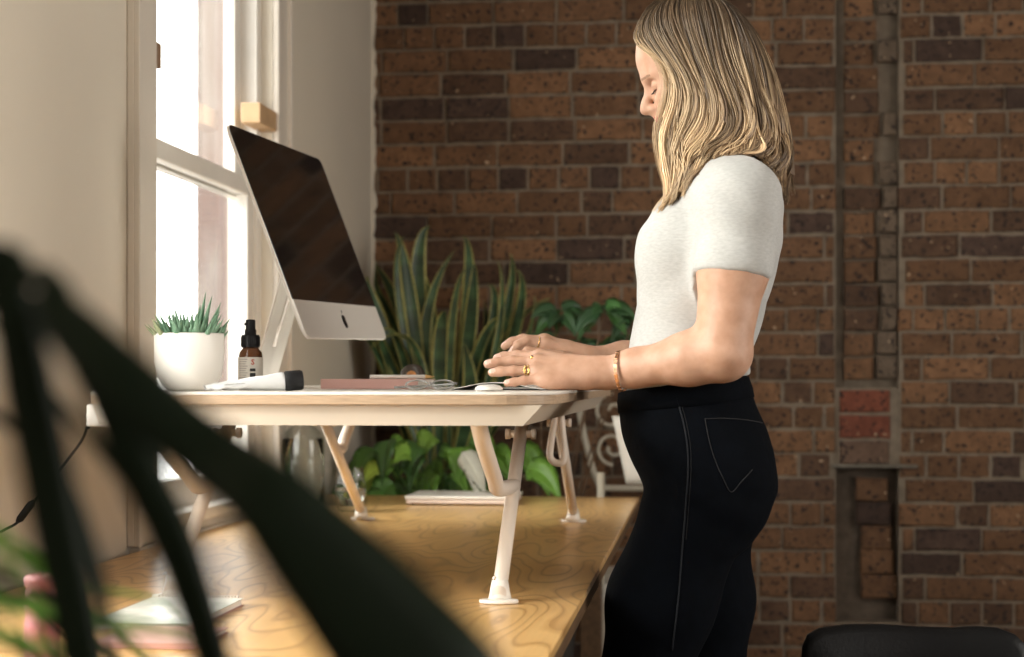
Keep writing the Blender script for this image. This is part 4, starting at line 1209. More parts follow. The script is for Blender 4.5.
# ------------------------------------------------------------------ the woman: implicit body meshed as one surface
def axis_coords(lo, hi, fine, fs, cs):
    """coordinates from lo to hi with step cs, refined to fs inside the (a, b) ranges"""
    out = [lo]
    while out[-1] < hi:
        x = out[-1]
        out.append(x + (fs if any(a <= x <= b for a, b in fine) else cs))
    return np.array(out, dtype=np.float32)
class Field:
    def __init__(self, xs, ys, zs):
        self.x, self.y, self.z = xs, ys, zs
        self.D = np.full((len(xs), len(ys), len(zs)), .5, dtype=np.float32)
    def sub(self, lo, hi):
        i = [np.searchsorted(a, l) for a, l in zip((self.x, self.y, self.z), lo)]
        j = [np.searchsorted(a, h) for a, h in zip((self.x, self.y, self.z), hi)]
        sl = tuple(slice(max(0, a - 1), b + 1) for a, b in zip(i, j))
        X = self.x[sl[0]][:, None, None]; Y = self.y[sl[1]][None, :, None]; Z = self.z[sl[2]][None, None, :]
        return sl, X, Y, Z
    def put(self, sl, d, k):
        A = self.D[sl]
        if A.size == 0: return
        if k <= 0: self.D[sl] = np.minimum(A, d); return
        h = np.clip(.5 + .5 * (A - d) / k, 0, 1)
        self.D[sl] = A * (1 - h) + d * h - k * h * (1 - h)
    def cut(self, sl, d, k):
        A = self.D[sl]
        h = np.clip(.5 - .5 * (A + d) / k, 0, 1)
        self.D[sl] = A * (1 - h) - d * h + k * h * (1 - h)
    def cone(self, a, b, ra, rb, k=.01, flat=None, ff=1.0, neg=False):
        """round cone; flat = direction in which the section is squeezed by ff"""
        a = np.array(a, dtype=np.float32); b = np.array(b, dtype=np.float32)
        R = max(ra, rb) + k + .012
        lo = np.minimum(a, b) - R; hi = np.maximum(a, b) + R
        sl, X, Y, Z = self.sub(lo, hi)
        ab = b - a; L2 = max(1e-9, float(ab @ ab))
        t = np.clip(((X - a[0]) * ab[0] + (Y - a[1]) * ab[1] + (Z - a[2]) * ab[2]) / L2, 0, 1)
        dx = X - a[0] - ab[0] * t; dy = Y - a[1] - ab[1] * t; dz = Z - a[2] - ab[2] * t
        r = ra + (rb - ra) * t
        if flat is not None:
            f = np.array(Vector(flat).normalized(), dtype=np.float32)
            q = dx * f[0] + dy * f[1] + dz * f[2]
            d = np.sqrt(dx * dx + dy * dy + dz * dz + q * q * (1 / ff ** 2 - 1)) - r
        else:
            d = np.sqrt(dx * dx + dy * dy + dz * dz) - r
        (self.cut if neg else self.put)(sl, d, k)
    def ell(self, c, r, k=.01, M=None, neg=False):
        c = np.array(c, dtype=np.float32); r = np.array(r, dtype=np.float32)
        R = float(r.max()) + k + .012
        sl, X, Y, Z = self.sub(c - R, c + R)
        dx, dy, dz = X - c[0], Y - c[1], Z - c[2]
        if M is not None:   # rows of M: local axes
            u = [dx * M[i][0] + dy * M[i][1] + dz * M[i][2] for i in range(3)]
        else: u = [dx, dy, dz]
        q = np.sqrt((u[0] / r[0]) ** 2 + (u[1] / r[1]) ** 2 + (u[2] / r[2]) ** 2)
        g = np.sqrt((u[0] / r[0] ** 2) ** 2 + (u[1] / r[1] ** 2) ** 2 + (u[2] / r[2] ** 2) ** 2)
        d = q * (q - 1) / np.maximum(g, 1e-5)
        (self.cut if neg else self.put)(sl, d, k)
    def loft(self, st, k=.02, pw=2.3):
        """st: rows of (z, x_front, x_back, y_centre, half_width)"""
        st = sorted(st); zz = np.array([s[0] for s in st])
        z0, z1 = zz[0], zz[-1]
        xf = np.array([s[1] for s in st]); xb = np.array([s[2] for s in st]); yc = np.array([s[3] for s in st]); hw = np.array([s[4] for s in st])
        sl, X, Y, Z = self.sub((xf.min() - .08, (yc - hw).min() - .08, z0 - .04), (xb.max() + .08, (yc + hw).max() + .08, z1 + .04))
        zc = np.clip(Z, z0, z1)
        f = lambda v: pchip(zz, v, zc.ravel()).reshape(zc.shape)
        A, B, C, W = f(xf), f(xb), f(yc), f(hw)
        rx = (B - A) / 2; cx = (A + B) / 2
        q = (np.abs((X - cx) / rx) ** pw + np.abs((Y - C) / W) ** pw) ** (1 / pw)
        # distance estimate: (q-1)/|grad q|
        d = (q - 1) * np.minimum(rx, W) * (1 + .25 * (q < 1))
        dz = np.abs(Z - zc)
        d = np.where(dz > 0, np.sqrt(np.maximum(d, 0) ** 2 + dz ** 2) + np.minimum(d, 0) * 0, d)
        self.put(sl, d.astype(np.float32), k)
    def mesh(self):
        """surface nets on the rectilinear grid"""
        D = self.D; x, y, z = self.x, self.y, self.z
        S = D < 0
        c = S[:-1, :-1, :-1].astype(np.int8)
        tot = np.zeros_like(c)
        for i in (0, 1):
            for j in (0, 1):
                for k in (0, 1):
                    tot += S[i:S.shape[0] - 1 + i, j:S.shape[1] - 1 + j, k:S.shape[2] - 1 + k]
        I, J, K = np.nonzero((tot > 0) & (tot < 8))
        idx = np.full(tot.shape, -1, dtype=np.int32); idx[I, J, K] = np.arange(len(I))
        acc = np.zeros((len(I), 3)); cnt = np.zeros(len(I))
        corners = [(i, j, k) for i in (0, 1) for j in (0, 1) for k in (0, 1)]
        for a in corners:
            for ax in range(3):
                if a[ax]: continue
                b = list(a); b[ax] = 1
                da = D[I + a[0], J + a[1], K + a[2]]; db = D[I + b[0], J + b[1], K + b[2]]
                m = (da < 0) != (db < 0)
                t = np.where(m, da / np.where(m, da - db, 1), 0)
                pa = np.stack([x[I + a[0]], y[J + a[1]], z[K + a[2]]], 1); pb = np.stack([x[I + b[0]], y[J + b[1]], z[K + b[2]]], 1)
                acc += np.where(m[:, None], pa + (pb - pa) * t[:, None], 0); cnt += m
        V = acc / cnt[:, None]
        F = []
        for ax in range(3):
            s0 = [slice(None)] * 3; s1 = [slice(None)] * 3; s0[ax] = slice(None, -1); s1[ax] = slice(1, None)
            a = S[tuple(s0)]; b = S[tuple(s1)]
            i, j, k = np.nonzero(a != b)
            o1, o2 = [(1, 2), (2, 0), (0, 1)][ax]
            e = [i, j, k]
            ok = (e[o1] > 0) & (e[o2] > 0) & (e[o1] < tot.shape[o1]) & (e[o2] < tot.shape[o2])
            e = [q[ok] for q in e]; flip = a[e[0], e[1], e[2]]
            def at_(d1, d2):
                q = [v.copy() for v in e]; q[o1] -= d1; q[o2] -= d2
                return idx[q[0], q[1], q[2]]
            quad = np.stack([at_(1, 1), at_(0, 1), at_(0, 0), at_(1, 0)], 1)
            quad = np.where(flip[:, None], quad, quad[:, ::-1])
            F.append(quad)
        F = np.concatenate(F); F = F[(F >= 0).all(1)]
        return V, F
def pchip(xk, yk, xq):
    """monotone cubic interpolation"""
    h = np.diff(xk); dl = np.diff(yk) / h
    m = np.zeros_like(yk); m[0] = dl[0]; m[-1] = dl[-1]
    for i in range(1, len(xk) - 1):
        m[i] = 0 if dl[i - 1] * dl[i] <= 0 else 2 * dl[i - 1] * dl[i] / (dl[i - 1] + dl[i])
    i = np.clip(np.searchsorted(xk, xq) - 1, 0, len(xk) - 2)
    t = (xq - xk[i]) / h[i]
    return (yk[i] * (1 + 2 * t) * (1 - t) ** 2 + m[i] * h[i] * t * (1 - t) ** 2 + yk[i + 1] * t * t * (3 - 2 * t) + m[i + 1] * h[i] * t * t * (t - 1)).astype(np.float32)
def mesh_obj(name, V, F, m, parent):
    me = bpy.data.meshes.new(name)
    me.vertices.add(len(V)); me.vertices.foreach_set('co', V.astype(np.float32).ravel())
    me.loops.add(F.size); me.loops.foreach_set('vertex_index', F.astype(np.int32).ravel())
    me.polygons.add(len(F)); me.polygons.foreach_set('loop_start', np.arange(0, F.size, 4, dtype=np.int32))
    me.update(calc_edges=True); me.validate()
    return link(name, me, m, parent, smooth=True)
def relax(V, F, it=2, lam=.5, mask=None):
    n = len(V)
    for _ in range(it):
        S = np.zeros_like(V); C = np.zeros(n)
        for a, b in ((0, 1), (1, 2), (2, 3), (3, 0)):
            np.add.at(S, F[:, a], V[F[:, b]]); np.add.at(S, F[:, b], V[F[:, a]])
            np.add.at(C, F[:, a], 1); np.add.at(C, F[:, b], 1)
        A = S / np.maximum(C, 1)[:, None]
        V = V + (A - V) * lam if mask is None else V + (A - V) * lam * mask[:, None]
    return V

BY = 2.88
def prof(px_f, px_b, py, hw, yc=BY):
    a = P(px_f, py, yc); b = P(px_b, py, yc)
    return (a.z, a.x, b.x, yc, hw)
AY = 2.695    # plane of the near arm

# joints of both arms
sh_n, el_n, wr_n = P(743, 199, AY + .02), P(722, 352, AY - .005), P(607, 373, 2.735)
sh_f, el_f, wr_f = P(742, 199, 3.05), P(722, 352, 3.085), P(590, 362, 2.935)
HT = TZ

def torso(F, o=0, jeans=False, shirt=False):
    st = [prof(704, 752, 150, .065), prof(694, 764, 163, .10), prof(681, 772, 178, .135), prof(670, 779, 196, .150), prof(661, 782, 214, .153), prof(653, 781, 235, .153),
          prof(646, 777, 262, .150), prof(640, 769, 290, .142), prof(637, 761, 318, .133), prof(632, 753, 345, .128), prof(627, 748, 366, .130), prof(622, 748, 384, .138), prof(620, 753, 400, .148)]
    F.loft([(z, a - o, b + o, c, w + o) for z, a, b, c, w in st], k=.02)
    for s in (-1, 1):
        c = P(666, 262, BY + s * .066); F.ell((c.x, c.y, c.z), (.047 + o, .060 + o, .058 + o), k=.025)
        c2 = P(675, 242, BY + s * .075); F.ell((c2.x, c2.y, c2.z), (.045 + o, .06 + o, .06 + o), k=.04)
def hips(F, o=0):
    st = [prof(620, 748, 366, .132), prof(619, 750, 382, .140), prof(618.5, 753, 396, .146), prof(619.5, 759, 412, .153), prof(622, 768, 432, .163), prof(630, 773, 456, .170), prof(640, 774, 478, .172), prof(648, 771, 500, .168), prof(655, 762, 520, .16), prof(662, 750, 545, .14)]
    F.loft([(z, a - o, b + o, c, w + o) for z, a, b, c, w in st], k=.02)
    # near leg set forward, far leg straight behind
    for s, hip, knee, ank, rr in ((-1, (706, 482), (626, 742), (640, 1000), (.086, .062)), (1, (700, 486), (704, 742), (725, 1000), (.086, .062))):
        Y = BY + s * .082
        h = P(*hip, Y); kn = P(*knee, Y); an = P(ank[0], 500, Y); an.z = .09
        m = h.lerp(kn, .45) + Vector((-.012 if s < 0 else 0, 0, 0))
        F.cone(h, m, rr[0] + o, .086 + o, k=.022)
        F.cone(m, kn, .086 + o, rr[1] + o, k=.03)
        cf = kn.lerp(an, .3) + Vector((.018, 0, 0))
        F.cone(kn, cf, rr[1] + o, .056 + o, k=.03)
        F.cone(cf, an, .056 + o, .038 + o, k=.03)
    for s in (-1, 1):
        g = P(733, 482, BY + s * .075); F.ell((g.x, g.y, g.z), (.064 + o, .078 + o, .088 + o), k=.035)
def arms(F, o=0, upper_only=False):
    for sh, el, wr, s in ((sh_n, el_n, wr_n, -1), (sh_f, el_f, wr_f, 1)):
        m = sh.lerp(el, .45)
        F.cone(sh, m, .056 + o, .0535 + o, k=.035)
        F.cone(m, el, .0535 + o, .043 + o, k=.02)
        neck = P(716, 160, BY); F.cone(sh + Vector((-.012, 0, -.006)), neck, .046 + o, .046 + o, k=.04)
        if upper_only: continue
        F.cone(el + Vector((.004, 0, -.004)), el, .040, .040, k=.012)
        bulge = el.lerp(wr, .28) + Vector((0, 0, -.001))
        F.cone(el, bulge, .041, .0405, k=.02)
        F.cone(bulge, el.lerp(wr, .75), .0405, .0285, k=.02)
        F.cone(el.lerp(wr, .75), wr, .0285, .0265, k=.02, flat=(0, 1, 0), ff=.8)

def finger(F, pts, r0=.0088, r1=.0068, k=.004):
    n = len(pts) - 1
    for i in range(n):
        ra = r0 + (r1 - r0) * i / n; rb = r0 + (r1 - r0) * (i + 1) / n
        F.cone(pts[i], pts[i + 1], ra, rb, k=k if i == 0 else .0025)
        if i: F.ell(tuple(pts[i]), (ra * 1.09,) * 3, k=.003)
# near (left) hand: rolled on its little finger edge, fingers almost straight
NH = {
 'index':  [P(540, 357, 2.765), P(517, 355.5, 2.775), P(504, 356.5, 2.775), P(497, 358, 2.77)],
 'middle': [P(537, 362, 2.742), P(512, 361, 2.745), P(497, 362.5, 2.742), P(488, 364, 2.738)],
 'ring':   [P(537, 371, 2.722), P(514, 371, 2.720), P(500, 371.5, 2.718), P(492, 372.5, 2.716)],
 'pinky':  [P(543, 380, 2.708), P(524, 380.5, 2.706), P(514, 382, 2.704), P(507, 383, 2.703)],
}
# far (right) hand: arched over, fingertips curling down
FH = {
 'index':  [P(546, 344, 2.915), P(527, 340, 2.905), P(518, 345, 2.90), P(513, 351, 2.895)],
 'middle': [P(545, 341, 2.940), P(523, 339, 2.940), P(512, 342, 2.94), P(505, 346, 2.94)],
 'ring':   [P(547, 343, 2.962), P(526, 342, 2.965), P(516, 348, 2.965), P(510, 355, 2.96)],
 'pinky':  [P(550, 347, 2.982), P(533, 347, 2.99), P(524, 353, 2.99), P(519, 360, 2.985)],
}
def hands(F):
    for wr, H, s in ((wr_n, NH, -1), (wr_f, FH, 1)):
        flatdir = (H['pinky'][0] - H['index'][0]).cross(H['middle'][0] - wr).normalized()
        for i, f in enumerate(('index', 'middle', 'ring', 'pinky')):
            mc = H[f][0]; w = wr.lerp(mc, .12)
            rr = (.0145, .0150, .0142, .0128)[i]
            F.cone(w, mc, .0185, rr * .90, k=.014, flat=flatdir, ff=.92)
            F.ell(tuple(mc), (rr * .80,) * 3, k=.006)
            r0 = (.0088, .0092, .0087, .0078)[i]
            finger(F, H[f], r0, r0 - .0018, k=.006)
        F.cone(wr, wr.lerp(H['middle'][0], .5), .0235, .019, k=.015, flat=flatdir, ff=.85)
    # thumbs
    b = wr_n.lerp(NH['index'][0], .35)
    finger(F, [b + Vector((0, .012, -.004)), P(560, 371, 2.80), P(541, 371, 2.815), P(527, 370, 2.81)], .0125, .0082, k=.012)
    b = wr_f.lerp(FH['index'][0], .30)
    finger(F, [b + Vector((0, -.010, -.006)), P(560, 357, 2.885), P(541, 354, 2.872), P(527, 350.5, 2.868)], .0125, .0080, k=.012)
    # heel of the little finger edge resting on the magazine
    F.cone(P(588, 380, 2.722), P(552, 381, 2.710), .0145, .0125, k=.014)

# head frame: u forward, v down, s sideways; origin at the root of the nose
HA = math.radians(22)
UF = Vector((-math.cos(HA), 0, -math.sin(HA))); VD = Vector((math.sin(HA), 0, -math.cos(HA))); SD = Vector((0, 1, 0))
HO = P(645.5, 88, BY)
HS = .94
def H3(u, v, s=0): return HO + (UF * u + VD * v + SD * s) * HS
HM = [tuple(UF), tuple(VD), tuple(SD)]
def head(F):
    E = lambda u, v, s, ru, rv, rs, k=.012, neg=False: F.ell(tuple(H3(u, v, s)), (ru * HS, rv * HS, rs * HS), k=k, M=HM, neg=neg)
    Cn = lambda a, b, ra, rb, k=.008: F.cone(H3(*a), H3(*b), ra * HS, rb * HS, k=k)
    E(-.098, -.030, 0, .092, .090, .073)
    E(-.058, -.034, 0, .049, .052, .056, k=.03)
    E(-.058, .035, 0, .048, .058, .053, k=.03)
    E(-.062, .070, 0, .050, .036, .044, k=.03)
    Cn((-.095, .050, .045), (-.040, .090, .020), .016, .013, .03); Cn((-.095, .050, -.045), (-.040, .090, -.020), .016, .013, .03)
    E(-.026, .094, 0, .018, .016, .018, k=.02)
    for s in (-1, 1):
        Cn((-.012, -.012, s * .010), (-.022, -.013, s * .036), .010, .009, .015)
        E(-.032, .034, s * .032, .022, .024, .018, k=.02)
        E(-.012, .010, s * .029, .012, .011, .014, k=.012, neg=True)
        E(-.024, .010, s * .029, .0130, .0120, .0135, k=.003)
        E(-.0225, .0085, s * .029, .0133, .0115, .0150, k=.002)
        E(.002, .0405, s * .0095, .0085, .0068, .0065, k=.005)
        E(.004, .0450, s * .0062, .0042, .0035, .0032, k=.002, neg=True)
        E(-.105, .022, s * .070, .016, .028, .010, k=.006)
    Cn((-.010, .000, 0), (.012, .030, 0), .0080, .0078, .010)
    Cn((.008, .024, 0), (.0165, .0365, 0), .0072, .0082, .006)
    Cn((.013, .040, 0), (-.002, .046, 0), .0060, .0062, .006)
    # mouth: philtrum, two lips, crease under them
    Cn((-.008, .050, 0), (-.006, .056, 0), .012, .012, .012)
    for s in (-1, 1):
        Cn((-.0005, .0585, s * .004), (-.012, .0625, s * .021), .0052, .0028, .004)
        Cn((-.0015, .0680, s * .003), (-.012, .0635, s * .020), .0058, .0026, .004)
    E(-.0015, .0805, 0, .006, .0045, .020, k=.008, neg=True)
    # neck
    a = H3(-.115, .055); b = P(726, 172, BY)
    F.cone(a, b, .052, .060, k=.03, flat=(0, 1, 0), ff=.92)

t_ = __import__('time').time()
nx0, nx1 = P(478, 370, 2.7).x, P(628, 370, 2.7).x
hx0, hx1 = P(628, 90, BY).x, P(700, 90, BY).x
SXS = axis_coords(nx0 - .02, .22, [(nx0 - .02, nx1), (hx0 - .01, hx0 + .05)], .0020, .0060)
SYS = axis_coords(2.60, 3.16, [(2.68, 3.02)], .0020, .0060)
SZS = axis_coords(1.0, 1.72, [(TZ - .005, TZ + .088), (1.42, 1.60)], .0020, .0060)
SK = Field(SXS, SYS, SZS)
torso(SK, -.006); arms(SK); hands(SK); head(SK)
V, Fq = SK.mesh()
V = relax(V, Fq, 2, .35)
# the hidden lower body closes the figure
person = thing('person', 'person in pale grey t-shirt and dark blue jeans standing at the raised desk', 'person', (P(690, 500, BY).x, BY, 0))
M_skin = mat('skin', (.55, .335, .235), .48, var=.16, scale=38, sss=.12, bump=.05, col2=(.43, .24, .155), spec=.4)
M_lip = mat('lips', (.50, .17, .14), .4, sss=.1)
M_nail = mat('nail', (.72, .47, .38), .25)
M_brow = mat('eyebrow', (.28, .16, .10), .7)
body = mesh_obj('body', V, Fq, [M_skin, M_lip, M_nail, M_brow], person)
# lips, brows and nails are patches of the skin itself
cen = V[Fq].mean(1); mi = np.zeros(len(Fq), dtype=np.int32)
rel = (cen - np.array(HO)) / HS
lu, lv, ls = rel @ np.array(UF), rel @ np.array(VD), rel @ np.array(SD)
lip = (np.abs(ls) < .022) & (lu > -.016) & (lv > .0555 + np.abs(ls) * .12) & (lv < .0735 - np.abs(ls) * .30)
mi[lip] = 1
brow = (lu > -.032) & (np.abs(np.abs(ls) - .028) < .018) & (np.abs(lv + .013 - .10 * (np.abs(ls) - .02)) < .0020)
mi[brow] = 3
for Hd, upd in ((NH, Vector((0, -.75, .65))), (FH, Vector((-.5, -.2, .85)))):
    for f in Hd:
        tip, pr = Hd[f][3], Hd[f][2]; ax_ = (tip - pr).normalized(); u_ = (upd - ax_ * upd.dot(ax_)).normalized()
        r_ = cen - np.array(tip)
        al = r_ @ np.array(ax_); uu = r_ @ np.array(u_); lat = np.sqrt(np.maximum((r_ ** 2).sum(1) - al ** 2 - uu ** 2, 0))
        mi[(al > -.005) & (al < .0060) & (uu > .0030) & (lat < .0048)] = 2
body.data.polygons.foreach_set('material_index', mi)

# lashes
ls_ = MB()
for s in (-1, 1):
    for i in range(18):
        t = i / 17; a = -1.0 + 2.0 * t
        p = H3(-.0235 + .0128 * math.cos(a) , .0158, s * (.029 + .0128 * math.sin(a)))
        q = p + UF * (.0065 * math.cos(a)) + VD * .0035 + SD * (s * .005 * math.sin(a))
        ls_.tube([p, (p + q) / 2 + VD * .0012, q], [.0004, .0003, .0001], 4)
ls_.build('eyelashes', mat('lash', (.015, .01, .008), .6), person)

# t-shirt
SH = Field(axis_coords(-.20, .22, [], .005, .005), axis_coords(2.58, 3.18, [], .005, .005), axis_coords(1.02, 1.47, [], .005, .005))
torso(SH, .003, shirt=True); arms(SH, .0045, upper_only=True)
X, Y, Z = SH.x[:, None, None], SH.y[None, :, None], SH.z[None, None, :]
# soft folds: sleeve, waist and under the bust
fold = .0022 * np.sin(70 * Z + 30 * X + 6 * np.sin(14 * Y)) * np.exp(-((Z - 1.16) / .09) ** 2) + .0016 * np.sin(95 * (Z * .8 + X * .9) + 3) * np.exp(-((Z - 1.33) / .06) ** 2) \
     + .0018 * np.sin(60 * Z - 80 * (X - .05)) * np.exp(-((Z - 1.08) / .05) ** 2)
SH.D = SH.D + fold.astype(np.float32)
def plane_cut(Fd, p, n, mask=None, k=.004):
    n = np.array(Vector(n).normalized()); p = np.array(p)
    d = (Fd.x[:, None, None] - p[0]) * n[0] + (Fd.y[None, :, None] - p[1]) * n[1] + (Fd.z[None, None, :] - p[2]) * n[2]
    d = d.astype(np.float32)
    if mask is not None: d = np.where(mask, d, -1)
    h = np.clip(.5 + .5 * (Fd.D - d) / k, 0, 1)
    Fd.D = (d * (1 - h) + Fd.D * h + k * h * (1 - h)).astype(np.float32)
# hem of the sleeves
for sh, el, s in ((sh_n, el_n, -1), (sh_f, el_f, 1)):
    hem = P(735, 276.5, AY); t = (sh.z - hem.z) / (sh.z - el.z); c = sh.lerp(el, t)
    d_ = (el - sh).normalized()
    YY = Y + 0 * X + 0 * Z; XX = X + 0 * Y + 0 * Z
    side = (YY < BY - .148 + .02) if s < 0 else (YY > BY + .148 - .02)
    # only where the arm, not the torso, is the nearer solid
    ar = Field(SH.x, SH.y, SH.z); m_ = sh.lerp(el, .45)
    ar.cone(sh, m_, .056, .0535, k=0); ar.cone(m_, el, .0535, .043, k=0)
    to = Field(SH.x, SH.y, SH.z); torso(to, .003)
    plane_cut(SH, c, (d_.x + .02, d_.y, d_.z), mask=(ar.D < to.D + .002) & (ar.D < .03))
plane_cut(SH, P(620, 392, BY), (.13, 0, -1))
# neck opening
nb = P(722, 168, BY); SH.cone(H3(-.115, .055), nb + Vector((-.012, 0, -.01)), .055, .068, k=.006, neg=True)
V2, F2 = SH.mesh(); V2 = relax(V2, F2, 3, .45)
M_shirt = mat('grey_marl_jersey', (.46, .46, .445), .9, var=.16, scale=120, bump=.10, stretch=(1, 1, 3), sheen=.2)
shirt = mesh_obj('t_shirt', V2, F2, M_shirt, person)

# jeans
JN = Field(axis_coords(-.26, .24, [], .0065, .0065), axis_coords(2.64, 3.12, [], .0065, .0065), axis_coords(.05, 1.07, [], .0065, .0065))
hips(JN, .0)
X, Y, Z = JN.x[:, None, None], JN.y[None, :, None], JN.z[None, None, :]
fold = .0022 * np.sin(75 * Z + 45 * X + 2) * np.exp(-((Z - .865) / .045) ** 2) + .0016 * np.sin(40 * Z - 50 * X) * np.exp(-((Z - .66) / .08) ** 2)
JN.D = JN.D + fold.astype(np.float32)
plane_cut(JN, P(620, 391, BY), (-.13, 0, 1))
V3, F3 = JN.mesh(); V3 = relax(V3, F3, 3, .45)
M_jean = mat('dark_denim', (.0012, .0022, .0042), .9, var=.35, scale=50, bump=.15, spec=.1)
jeans = mesh_obj('jeans', V3, F3, M_jean, person)
# seams, pocket and stitching laid on the cloth
def bvh_of(V, F): return BVHTree.FromPolygons([tuple(v) for v in V], [tuple(int(i) for i in f) for f in F])
JB = bvh_of(V3, F3)
def onto(px, py, B=JB, lift=.0006):
    r = ray(px, py); o = Vector((0, 0, CAM_Z)) ; r.normalize()
    h = B.ray_cast(o, r)
    return (h[0] + h[1] * lift) if h[0] is not None else None
M_stitch = mat('denim_stitch', (.006, .006, .008), .8); M_seam = mat('denim_seam', (.003, .005, .009), .85)
def seam(pts, r, name, m, n=40):
    q = smooth_path([(x, y, 0) for x, y in pts], n); out = [onto(p.x, p.y) for p in q]; out = [p for p in out if p is not None]
    if len(out) > 2: MB().tube(out, r, 6).build(name, m, jeans)
seam([(676, 396), (684, 425), (688, 455), (687, 490), (683, 540), (678, 600), (672, 650)], .0016, 'side_seam', M_seam, 60)
seam([(679, 397), (687, 425), (691, 455), (690, 490), (686, 540)], .0005, 'stitching', M_stitch, 60)
pk = [(705, 419), (709, 440), (715, 460), (723, 478), (731, 492), (741, 482), (752, 470)]
seam(pk, .0009, 'pocket_edge', M_stitch, 60)
seam([(705, 419), (725, 418.5), (745, 420), (762, 423)], .0011, 'pocket_edge', M_stitch, 40)
wz = [P(x, y, BY) for x, y in ((617, 396), (755, 410))]
# waistband
rows = []
WB = MB(); wbz = P(620, 391, BY).z; wbx = P(620, 391, BY).x
ringp = []
for j in range(72):
    a = 2 * PI * j / 72; o = Vector((P(686, 395, BY).x, BY, 0))
    d_ = Vector((math.cos(a), math.sin(a), 0)); rr = []
    for z in (wbz - .004, wbz - .020, wbz - .038):
        zz = z + .13 * (o.x + d_.x * .11 - wbx)
        h = JB.ray_cast(Vector((o.x, o.y, zz)) + d_ * .5, -d_)
        rr.append((h[0] + d_ * .0012) if h[0] is not None else Vector((o.x, o.y, zz)) + d_ * .12)
    ringp.append(rr)
rows = [[ringp[j][k] for j in range(72)] for k in range(3)]
wo = WB.grid(rows, close=True).build('waistband', M_jean, jeans); solid(wo, .002)
# shoes (below the picture)
for s, xk in ((-1, 652), (1, 735)):
    Y = BY + s * .082; an = P(xk, 500, Y)
    m = MB(); rows = []
    for i in range(12):
        t = i / 11; x = an.x + .055 - .25 * t
        w = .034 + .012 * math.sin(PI * min(1, t * 1.1)) if t < .9 else .030 - .1 * (t - .9)
        hgt = .075 * (1 - t) ** .6 + .030
        rows.append([(x, Y + w * math.copysign(abs(math.cos(a)) ** .6, math.cos(a)), max(.002, hgt * .5 + hgt * .5 * math.copysign(abs(math.sin(a)) ** .7, math.sin(a)))) for a in [2 * PI * j / 20 for j in range(20)]])
    m.grid(rows, close=True); m.f += [tuple(range(20)), tuple(220 + j for j in range(20))]; m.fm += [0, 0]; m.fs += [False] * 2
    m.build('shoe', mat('white_trainer', (.6, .58, .54), .6), person)

# jewellery
def ring_on(a, b, t, r, th, name, m, w=1.0, tilt=0):
    c = a.lerp(b, t); ax = (b - a).normalized()
    Q = ax.to_track_quat('Z', 'Y').to_matrix()
    pts = [c + Q @ Vector((r * math.cos(q), r * math.sin(q), tilt * math.cos(q))) for q in [2 * PI * i / 32 for i in range(33)]]
    b_ = MB().tube(pts, th, 8, cap=False)
    return b_, c, Q
def R_(name, a, b, t, r, th, gem=None, m=M_gold):
    b_, c, Q = ring_on(a, b, t, r, th, name, m)
    if gem: b_.lathe([(.0005, -.002), (gem, -.001), (gem * .9, .0018), (.0005, .003)], c + gem_dir * (r + .001), 14, axis=gem_dir)
    b_.build(name, m, person)
gem_dir = Vector((-.1, -.8, .6)).normalized()
for dt in (-.05, .08): R_('ring', NH['ring'][0], NH['ring'][1], .42 + dt, .0093, .0011)
b_ = MB(); c_ = NH['ring'][0].lerp(NH['ring'][1], .43) + Vector((0, -.0095, .001))
b_.tube([c_ + Vector((.0045 * math.cos(a), 0, .006 * math.sin(a))) for a in [2 * PI * i / 24 for i in range(25)]], .0013, 8, cap=False).build('ring', M_gold, person)
R_('ring', NH['middle'][0], NH['middle'][1], .16, .0106, .0011, gem=.0035)
R_('ring', FH['index'][0], FH['index'][1], .42, .0098, .0009)
bc_ = el_n.lerp(wr_n, .872)
br = MB(); axb = (wr_n - el_n).normalized(); Q = (axb + Vector((.0, .0, .10))).normalized().to_track_quat('Z', 'Y').to_matrix()
Ms = []
for i in range(26):
    a = 2 * PI * i / 26
    r = .0325 if i % 2 else .0322
    c = bc_ + Q @ Vector((r * math.cos(a), r * math.sin(a), 0)) + Vector((0, 0, -.001))
    tg_ = Q @ Vector((-math.sin(a), math.cos(a), 0)); nr = Q @ Vector((math.cos(a), math.sin(a), 0)); az = Q @ Vector((0, 0, 1))
    M4 = Matrix(((tg_.x, nr.x, az.x, c.x), (tg_.y, nr.y, az.y, c.y), (tg_.z, nr.z, az.z, c.z), (0, 0, 0, 1)))
    L_ = .0034 if i % 4 else .0040
    br.box((-L_, -.0008, -.0032), (L_, .0008, .0032), M=M4, bevel=.0007)
br.build('bracelet', mat('rose_gold', (.80, .48, .30), .25, metal=1), person)
